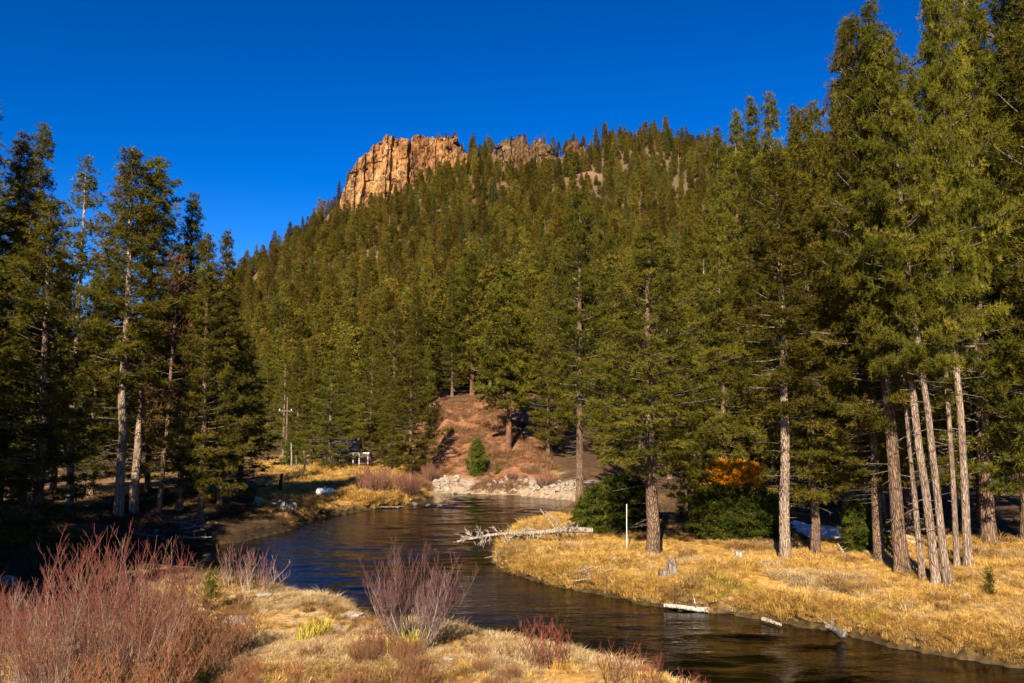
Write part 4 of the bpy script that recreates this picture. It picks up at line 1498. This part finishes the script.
for k in range(60):
    a = r.uniform(0.12, 0.97)
    p = np.array([np.interp(a, s, axis_p[:, w]) for w in range(3)])
    low = 0.25 < a < 0.6
    L = r.uniform(0.15, 0.45) if not low else r.uniform(0.35, 0.85)
    d = np.array([r.uniform(-0.9, 0.3), r.uniform(-1, 0.8), r.uniform(-0.75, 0.1) if low else r.uniform(-0.5, 0.9)])
    d /= np.linalg.norm(d)
    ss = np.linspace(0, 1, 4)
    mb = MB()
    P = p[None] + np.outer(ss, d * L) + np.outer(ss ** 2, r.normal(0, 0.06, 3))
    mb.tube(P, 0.03 * (1 - 0.6 * ss), 4)
    for q in range(4):
        a2 = r.uniform(0.4, 0.9)
        p2 = p + d * L * a2
        mb.tube(np.stack([p2, p2 + (d + r.normal(0, 0.6, 3)) * L * 0.35]), [0.014, 0.008], 4)
    obj('branch', mb.mesh('branch', [M['bleached']], True), ft)

log_between(wpt(709, 610, 0.08), wpt(664, 605.5, 0.13), 0.075, 0.05, 'white peeled log lying at the water edge of the grassy point', 'white_wood', 3, knobs=3, crook=0.12)
log_between(gpt(761, 569, 0.06), gpt(789, 565, 0.10), 0.10, 0.08, 'short grey log lying against the smooth brown trunk', 'bleached', 4, knobs=1)
log_between(wpt(843, 634, 0.12), wpt(827, 626, 0.40), 0.13, 0.06, 'stubby grey driftwood snag at the foot of the grassy bank', 'dead', 6, 'driftwood', 4, 0.1, 'driftwood')
log_between(wpt(762, 619, 0.10), wpt(781, 624.5, 0.08), 0.06, 0.04, 'small pale drift log at the water edge below the grass', 'bleached', 7, 'driftwood', 1, 0.06, 'driftwood')
log_between(gpt(626, 551, 0.10), gpt(584, 547, 0.08), 0.11, 0.06, 'weathered log in the grass behind the white stake', 'bleached', 8, knobs=2)
log_between(gpt(838, 552, 0.25), gpt(848, 560, 0.03), 0.03, 0.015, 'pale stick leaning by the shaded snow', 'white_wood', 9, 'stick', 1, cat='stick')
log_between(wpt(376, 507.5, 0.05), wpt(404, 506.5, 0.06), 0.07, 0.05, 'thin brown drift log at the water edge under the russet willow', 'bark', 10, 'driftwood', 2, cat='driftwood')
for k in range(9):
    px, py = 572 + k * 3.2, random.uniform(577, 584)
    a = gpt(px, py, 0.12)
    log_between(a, (a[0] + random.uniform(-0.7, 0.7), a[1] + random.uniform(-0.3, 0.3), a[2] + random.uniform(-0.1, 0.3)), 0.03, 0.014,
                'pale broken stick in the tangle on the tip of the grassy point', 'bleached', 20 + k, 'stick', 2, 0.08, 'stick')['group'] = 'tangle of pale sticks on the grassy point'
for k in range(10):
    px, py = random.uniform(150, 225), random.uniform(520, 543)
    a = gpt(px, py, 0.08)
    log_between(a, (a[0] + random.uniform(-1.6, 1.6), a[1] + random.uniform(-0.5, 0.5), a[2] + random.uniform(0, 0.25)), 0.05, 0.02,
                'grey drift branch lying on the shaded left bank', 'dead', 40 + k, 'driftwood', 3, 0.08, 'driftwood')['group'] = 'drift branches on the shaded left bank'


def stump(px, py, Hpx, wpx, label, mat, seed, jag=0.35):
    x0, y0, z0 = on_ground(px, py)
    H, rad = Hpx / F_PX * y0, wpx / 2 / F_PX * y0
    r = np.random.default_rng(seed)
    mb = MB()
    sides, rows = 16, 8
    V = []
    top = H * (1 - jag * r.uniform(0, 1, sides))
    prof = 1 + 0.18 * r.uniform(-1, 1, sides)
    for k in range(rows):
        f = k / (rows - 1)
        rr_ = rad * (1.0 + 0.45 * (1 - f) ** 3 - 0.12 * f)
        for q in range(sides):
            a = q * 2 * math.pi / sides
            V.append((rr_ * prof[q] * math.cos(a), rr_ * prof[q] * math.sin(a), -0.1 + (top[q] + 0.1) * f))
    for q in range(sides):
        a = q * 2 * math.pi / sides
        V.append((rad * 0.55 * math.cos(a), rad * 0.55 * math.sin(a), H * 0.5))
    Fq = [(k * sides + q, k * sides + (q + 1) % sides, (k + 1) * sides + (q + 1) % sides, (k + 1) * sides + q) for k in range(rows) for q in range(sides)]
    mb.add(V, Fq)
    mb.add(V[-sides:], [tuple(range(sides))])
    return tag(obj('stump', mb.mesh('stump', [M[mat]], True), None, (x0, y0, z0)), label, 'stump')


stump(673, 577, 22, 11, 'tall jagged grey stump in the grass right of the stout pine', 'dead', 1, 0.6)
stump(663, 578, 9, 9, 'low crumbled stump beside the tall jagged one', 'dead', 2)
stump(739, 559, 9, 9, 'short pale stump on the grass left of the smooth brown trunk', 'bleached', 3, 0.4)
stump(914, 572, 5, 14, 'low cut stump among the leaning clump', 'dead', 4, 0.2)

# white stake
x0, y0, z0 = on_ground(627, 553)
hs_ = at_d(627, 505, y0)[2] - z0
st = thing('stake', 'thin white stake standing upright in the grass', 'stake', (x0, y0, z0), 0.4)
mb = MB()
mb.tube([(0, 0, -0.2), (0, 0, hs_ * 0.5), (0.01, 0, hs_)], [0.014, 0.013, 0.012], 8)
obj('post', mb.mesh('post', [M['white_paint']]), st)
mb = MB()
mb.tube([(0.01, 0, hs_ - 0.02), (0.01, 0, hs_ + 0.03)], [0.022, 0.019], 8)
obj('cap', mb.mesh('cap', [M['metal_grey']]), st)

# ------------------------------------------------------------------ things on the lit left bank
x0, y0, z0 = on_ground(325, 498)
tk = thing('tank', 'small white round ended tank on short legs on the lit bank', 'tank', (x0, y0, z0), 0.25)
mb = MB()
ln, rd = 0.52, 0.21
ss = np.concatenate([np.linspace(-1, -0.8, 5), np.linspace(-0.75, 0.75, 6), np.linspace(0.8, 1, 5)])
rr_ = rd * np.sqrt(np.clip(1 - np.clip((np.abs(ss) - 0.75) / 0.25, 0, 1) ** 2, 0.02, 1))
mb.tube(np.column_stack([ss * ln, np.zeros(len(ss)), np.full(len(ss), 0.36)]), rr_, 18)
obj('shell', mb.mesh('shell', [M['white_paint']], True), tk)
for sx in (-1, 1):
    mb = MB()
    mb.box((sx * 0.28, 0, 0.08), (0.07, 0.34, 0.22), bev=0.01)
    obj('leg', mb.mesh('leg', [M['metal_grey']]), tk)
mb = MB()
mb.tube([(0, 0, 0.55), (0, 0, 0.64), (0, 0, 0.67)], [0.07, 0.07, 0.03], 12)
obj('valve_cover', mb.mesh('valve_cover', [M['metal_grey']], True), tk)

x0, y0, z0 = on_ground(258, 509)
bl = thing('barrel', 'blue green barrel standing on the shaded bank', 'barrel', (x0, y0, z0))
mb = MB()
hb = 11 / F_PX * y0
rb0 = 3.3 / F_PX * y0
mb.tube([(0, 0, 0), (0, 0, hb * 0.2), (0, 0, hb * 0.22), (0, 0, hb * 0.5), (0, 0, hb * 0.76), (0, 0, hb * 0.78), (0, 0, hb)], np.array([0.94, 1.0, 1.04, 1.05, 1.04, 1.0, 0.95]) * rb0, 18)
obj('body', mb.mesh('body', [M['barrel']], True), bl)
mb = MB()
mb.tube([(0, 0, hb), (0, 0, hb + 0.04)], [rb0 * 1.03, rb0 * 1.0], 18)
obj('lid', mb.mesh('lid', [M['barrel']], True), bl)

mb = MB()
x0, y0, z0 = on_ground(280, 495)
hp = 21 / F_PX * y0
mb.tube([(0, 0, -0.2), (0.02, 0, hp * 0.5), (0.09, 0, hp)], [0.11, 0.10, 0.085], 7)
tag(obj('post', mb.mesh('post', [M['charred']], True), None, (x0, y0, z0)), 'dark leaning old post on the lit left bank', 'post')

for (px, D, top, rad_, mat, lb) in ((306, 66, 451, 0.09, 'bleached', 'pale bare pole at the back of the lit bank, right of three'),
                                    (293, 70, 443, 0.07, 'bleached', 'tall pale bare pole at the back of the lit bank, left of three'),
                                    (298, 68, 455, 0.06, 'dead', 'thin grey bare pole between two paler ones')):
    xx, yy = (px - CX) / F_PX * D, D
    z0 = gz(xx, yy)
    hp = at_d(px, top, D)[2] - z0
    mb = MB()
    s = np.linspace(0, 1, 7)
    mb.tube(np.column_stack([0.04 * np.sin(s * 4), 0 * s, s * hp - 0.2 * (s == 0)]), rad_ * (1 - 0.4 * s), 7)
    r = np.random.default_rng(int(px))
    for k in range(5):
        a = r.uniform(0.3, 0.95)
        th = r.uniform(0, 6.28)
        mb.tube([(0.04 * math.sin(a * 4), 0, a * hp), (0.2 * math.cos(th), 0.2 * math.sin(th), a * hp + 0.08)], [0.014, 0.006], 4)
    tag(obj('bare_pole', mb.mesh('bare_pole', [M[mat]], True), None, (xx, yy, z0)), lb, 'pole')

# utility pole with a cross arm and a wire
D = 76
xx = (288 - CX) / F_PX * D
z0 = gz(xx, D)
up = thing('utility_pole', 'thin utility pole with a cross arm before the forest', 'utility pole', (xx, D, z0))
hp = at_d(288, 397, D)[2] - z0
mb = MB()
mb.tube([(0, 0, -0.3), (0, 0, hp * 0.5), (0, 0, hp)], [0.10, 0.085, 0.06], 8)
obj('pole', mb.mesh('pole', [M['bark']], True), up)
mb = MB()
mb.box((-0.12, -0.12, hp - 1.25), (1.3, 0.07, 0.08), bev=0.01)
obj('cross_arm', mb.mesh('cross_arm', [M['dead']]), up)
for sx in (-0.65, 0.4):
    mb = MB()
    mb.tube([(sx, -0.12, hp - 1.19), (sx, -0.12, hp - 1.10), (sx, -0.12, hp - 1.06)], [0.03, 0.045, 0.02], 8)
    obj('insulator', mb.mesh('insulator', [M['white_paint']], True), up)
mb = MB()
s = np.linspace(0, 1, 14)
mb.tube(np.column_stack([-s * 30, 0 * s + s * 12, hp - 0.1 - 2.2 * np.sin(s * math.pi) - s * 0.5]), 0.012, 4)
obj('wire', mb.mesh('wire', [M['wire']], True), up)

# cabin with a pale porch in the shade of the pines
D = 74
cxw = (352 - CX) / F_PX * D
z0 = gz(cxw + 1, D) - 0.05
cb = thing('cabin', 'small timber cabin with a white porch frame under the pines', 'cabin', (cxw, D, z0), 0.06)
cb.scale = (0.78, 0.78, 0.74)
mb = MB()
mb.box((-1.1, 2.0, 1.15), (3.4, 3.4, 2.3), bev=0.02)
obj('wall', mb.mesh('wall', [M['plank']]), cb)
mb = MB()
rv = np.array([(-3.05, -0.15, 2.28), (0.85, -0.15, 2.28), (0.85, 4.1, 2.28), (-3.05, 4.1, 2.28), (-3.05, 2.0, 3.3), (0.85, 2.0, 3.3)])
mb.add(np.vstack([rv, rv + np.array([0, 0, 0.12])]), [(6, 7, 11, 10), (9, 10, 11, 8), (0, 4, 5, 1), (3, 2, 5, 4), (0, 1, 7, 6), (2, 3, 9, 8)])
mb.add(np.vstack([rv, rv + np.array([0, 0, 0.12])]), [(1, 5, 11, 7), (5, 2, 8, 11), (4, 0, 6, 10), (3, 4, 10, 9)])
mb.add(rv - np.array([0, 0, 0.0]) + np.array([[0.25, 0.15, 0], [-0.25, 0.15, 0], [-0.25, -0.15, 0], [0.25, -0.15, 0], [0.25, 0, -0.06], [-0.25, 0, -0.06]]), [(0, 4, 3), (1, 2, 5)])
obj('roof', mb.mesh('roof', [M['roofing']]), cb)
w_ = MB()
w_.box((-1.7, 0.285, 1.35), (0.8, 0.03, 0.8))
wf_ = obj('window', w_.mesh('window', [M['glass_dark']]), cb)
w_ = MB()
for (cx_, cz_, sx, sz) in ((-1.7, 1.79, 0.94, 0.08), (-1.7, 0.91, 0.94, 0.08), (-2.14, 1.35, 0.08, 0.8), (-1.26, 1.35, 0.08, 0.8)):
    w_.box((cx_, 0.275, cz_), (sx, 0.05, sz))
obj('frame', w_.mesh('frame', [M['white_paint']]), wf_)
w_ = MB()
w_.box((-0.45, 0.28, 1.0), (0.85, 0.04, 1.95))
obj('door', w_.mesh('door', [M['charred']]), cb)
mb = MB()
mb.box((0.95, -0.55, 1.95), (2.3, 0.14, 0.2), bev=0.01)
obj('porch_beam', mb.mesh('porch_beam', [M['white_paint']]), cb)
for px_ in (0.35, 1.0, 1.95):
    mb = MB()
    mb.box((px_, -0.55, 0.9), (0.13, 0.13, 1.9), bev=0.01)
    obj('porch_post', mb.mesh('porch_post', [M['white_paint']]), cb)


# ------------------------------------------------------------------ grass
def make_tuft(seed, n, h, rad, lean=0.5, w=0.012):
    r = np.random.default_rng(seed)
    mb = MB()
    V, Fq, T = [], [], []
    for k in range(n):
        a = r.uniform(0, 6.28)
        rr_ = rad * math.sqrt(r.uniform())
        b = np.array([rr_ * math.cos(a), rr_ * math.sin(a), -0.03])
        a2 = a + r.normal(0, 0.8)
        hh = h * r.uniform(0.45, 1.1)
        ln_ = hh * lean * r.uniform(0.2, 1.5)
        d = np.array([math.cos(a2), math.sin(a2), 0])
        sd = np.array([-d[1], d[0], 0]) * w * 0.5
        p1 = b + d * ln_ * 0.35 + np.array([0, 0, hh * 0.6])
        p2 = b + d * ln_ + np.array([0, 0, hh * (1.0 - 0.25 * lean)])
        i = len(V)
        V += [b - sd, b + sd, p1 + sd * 0.8, p1 - sd * 0.8, p2]
        Fq.append((i, i + 1, i + 2, i + 3))
        mb_t = (i + 3, i + 2, i + 4)
        Fq.append(mb_t)
        T += [r.uniform(0, 1)] * 5
    q4 = [f for f in Fq if len(f) == 4]
    q3 = [f for f in Fq if len(f) == 3]
    mb.add(V, q4, 0, np.array(T))
    mb.F.append(np.array(q3))
    mb.MI.append(np.zeros(len(q3), np.int32))
    return mb


tufts = [make_tuft(200, 70, 0.26, 0.16, 0.9).mesh('t', [M['grass']]), make_tuft(201, 80, 0.20, 0.20, 1.3).mesh('t', [M['grass']]),
         make_tuft(202, 60, 0.34, 0.14, 0.7).mesh('t', [M['grass']]), make_tuft(203, 60, 0.16, 0.2, 1.6).mesh('t', [M['grass']])]
browns = [make_tuft(205, 70, 0.24, 0.18, 1.2).mesh('t', [M['grass_brown']]), make_tuft(206, 60, 0.32, 0.14, 0.7).mesh('t', [M['grass_brown']])]
reds = [make_tuft(207, 50, 0.24, 0.18, 0.8).mesh('t', [M['grass_red']]), make_tuft(208, 50, 0.32, 0.2, 0.7).mesh('t', [M['grass_red']])]
straws = [make_tuft(221, 70, 0.20, 0.22, 1.6).mesh('t', [M['straw']]), make_tuft(222, 60, 0.28, 0.18, 1.1).mesh('t', [M['straw']])]
litters = [make_tuft(223, 60, 0.14, 0.3, 2.2).mesh('t', [M['litter']]), make_tuft(224, 40, 0.24, 0.25, 1.2).mesh('t', [M['litter']])]
sedges = [make_tuft(210, 80, 0.34, 0.16, 0.6, 0.014).mesh('t', [M['sedge']]), make_tuft(211, 80, 0.26, 0.18, 0.8, 0.014).mesh('t', [M['sedge']])]


def grass_field(name, label, n, xr, yr, cond, protos, smin, smax, seed):
    r = np.random.default_rng(seed)
    gx, gy = r.uniform(*xr, n), r.uniform(*yr, n)
    d = shore_dist(gx, gy)
    q = (d > -0.3) & cond(gx, gy, d, r)
    gx, gy, d = gx[q], gy[q], d[q]
    gz_ = ground_z(gx, gy)
    q = gz_ > 0.05
    gx, gy, gz_ = gx[q], gy[q], gz_[q]
    big_ = np.clip(0.75 + 1.1 * fbm(gx * 0.55, gy * 0.55, seed, 4), 0.25, 1.7)
    o = scatter(name, protos, np.stack([gx, gy, gz_], -1), r.uniform(0, 6.28, len(gx)), r.uniform(smin, smax, len(gx)) * big_, r.integers(0, len(protos), len(gx)),
                tilt=r.normal(0, 0.15, (len(gx), 2)))
    return tag(o, label, 'grass')


pxf = lambda gx, gy: CX + F_PX * gx / gy
grass_field('grass', 'dry golden grass on the sunlit point across the river', 60000, (-2, 26), (16, 45),
            lambda gx, gy, d, r: (pxf(gx, gy) > 490) & (gy < 30.2 + np.clip((800 - pxf(gx, gy)) / 25, 0, 10)) & ((gy > 17 + 0.0 * gx) & ~((pxf(gx, gy) < 660) & (gy < 22))), tufts, 0.5, 1.0, 301)
grass_field('grass', 'dry golden grass and straw on the near left bank', 14000, (-12, 5), (11, 24),
            lambda gx, gy, d, r: (pxf(gx, gy) < 700) & (fbm(gx * 0.5, gy * 0.5, 401, 3) + r.uniform(-0.3, 0.3, len(gx)) > -0.05), tufts, 0.35, 0.8, 302)
grass_field('grass', 'dry golden grass on the lit bank before the cabin', 26000, (-24, -4), (40, 84),
            lambda gx, gy, d, r: (pxf(gx, gy) > 262) & (pxf(gx, gy) < 425) & (ground_z(gx, gy) < 1.7), tufts, 1.0, 1.9, 303)
grass_field('grass', 'browner matted grass patches on the point across the river', 16000, (-2, 26), (16, 36),
            lambda gx, gy, d, r: (pxf(gx, gy) > 490) & (fbm(gx * 0.9, gy * 0.9, 411, 4) + r.uniform(-0.15, 0.15, len(gx)) > 0.14), browns, 0.7, 1.3, 306)
grass_field('grass', 'browner straw patches on the near left bank', 12000, (-12, 5), (11, 24),
            lambda gx, gy, d, r: (pxf(gx, gy) < 700) & (fbm(gx * 0.9, gy * 0.9, 412, 4) + r.uniform(-0.2, 0.2, len(gx)) > 0.12), browns, 0.4, 0.9, 307)
grass_field('grass', 'pale bleached straw lying over the near left bank', 30000, (-12, 5), (11, 24),
            lambda gx, gy, d, r: (pxf(gx, gy) < 700) & (fbm(gx * 0.7, gy * 0.7, 414, 4) + r.uniform(-0.25, 0.25, len(gx)) > 0.0), straws, 0.3, 0.7, 308)
grass_field('grass', 'pale flattened straw on the point across the river', 22000, (-2, 26), (16, 36),
            lambda gx, gy, d, r: (pxf(gx, gy) > 490) & (gy < 30.2 + np.clip((800 - pxf(gx, gy)) / 25, 0, 10)) & (fbm(gx * 0.6, gy * 0.6, 416, 4) + r.uniform(-0.2, 0.2, len(gx)) > 0.08), straws, 0.45, 0.95, 310)
grass_field('grass', 'long golden grass drooping over the river edge of the point', 60000, (-2, 26), (14, 34),
            lambda gx, gy, d, r: (pxf(gx, gy) > 490) & (d < 0.75) & (gy > 16) & ~((pxf(gx, gy) < 660) & (gy < 21)), tufts, 0.7, 1.25, 311)
grass_field('leaf_litter', 'brown needle litter and dead stalks under the left bank pines', 22000, (-34, -7), (19, 52),
            lambda gx, gy, d, r: (pxf(gx, gy) < 312) & (pxf(gx, gy) > -60) & (fbm(gx * 0.4, gy * 0.4, 415, 4) + r.uniform(-0.3, 0.3, len(gx)) > -0.05), litters, 0.8, 1.7, 309)
grass_field('sedge', 'yellow green sedge at the water edge of the point', 5000, (0, 12), (20, 34),
            lambda gx, gy, d, r: (d < 0.8) & (pxf(gx, gy) > 500) & (fbm(gx * 0.6, gy * 0.6, 402, 3) > 0.05), sedges, 0.6, 1.0, 304)
grass_field('grass', 'thin brown grass on the red cut bank', 7000, (-8, 3), (58, 92),
            lambda gx, gy, d, r: (pxf(gx, gy) > 418) & (pxf(gx, gy) < 560) & (fbm(gx * 0.6, gy * 0.6, 413, 3) > -0.12), reds, 0.9, 2.0, 305)
for (px, py, k, lb) in ((320, 636, 0, 'yellow green sedge clump left of the large mauve willow'), (308, 640, 1, 'smaller sedge clump on the worn bank'),
                        (410, 650, 0, 'tall green sedge clump at the foot of the large mauve willow'), (395, 652, 1, 'low green sedge clump beside the tall one')):
    x0, y0, z0 = on_ground(px, py)
    o = obj('sedge_clump', sedges[k], None, (x0, y0, z0))
    o.scale = (1.3, 1.3, 1.5)
    tag(o, lb, 'grass clump')
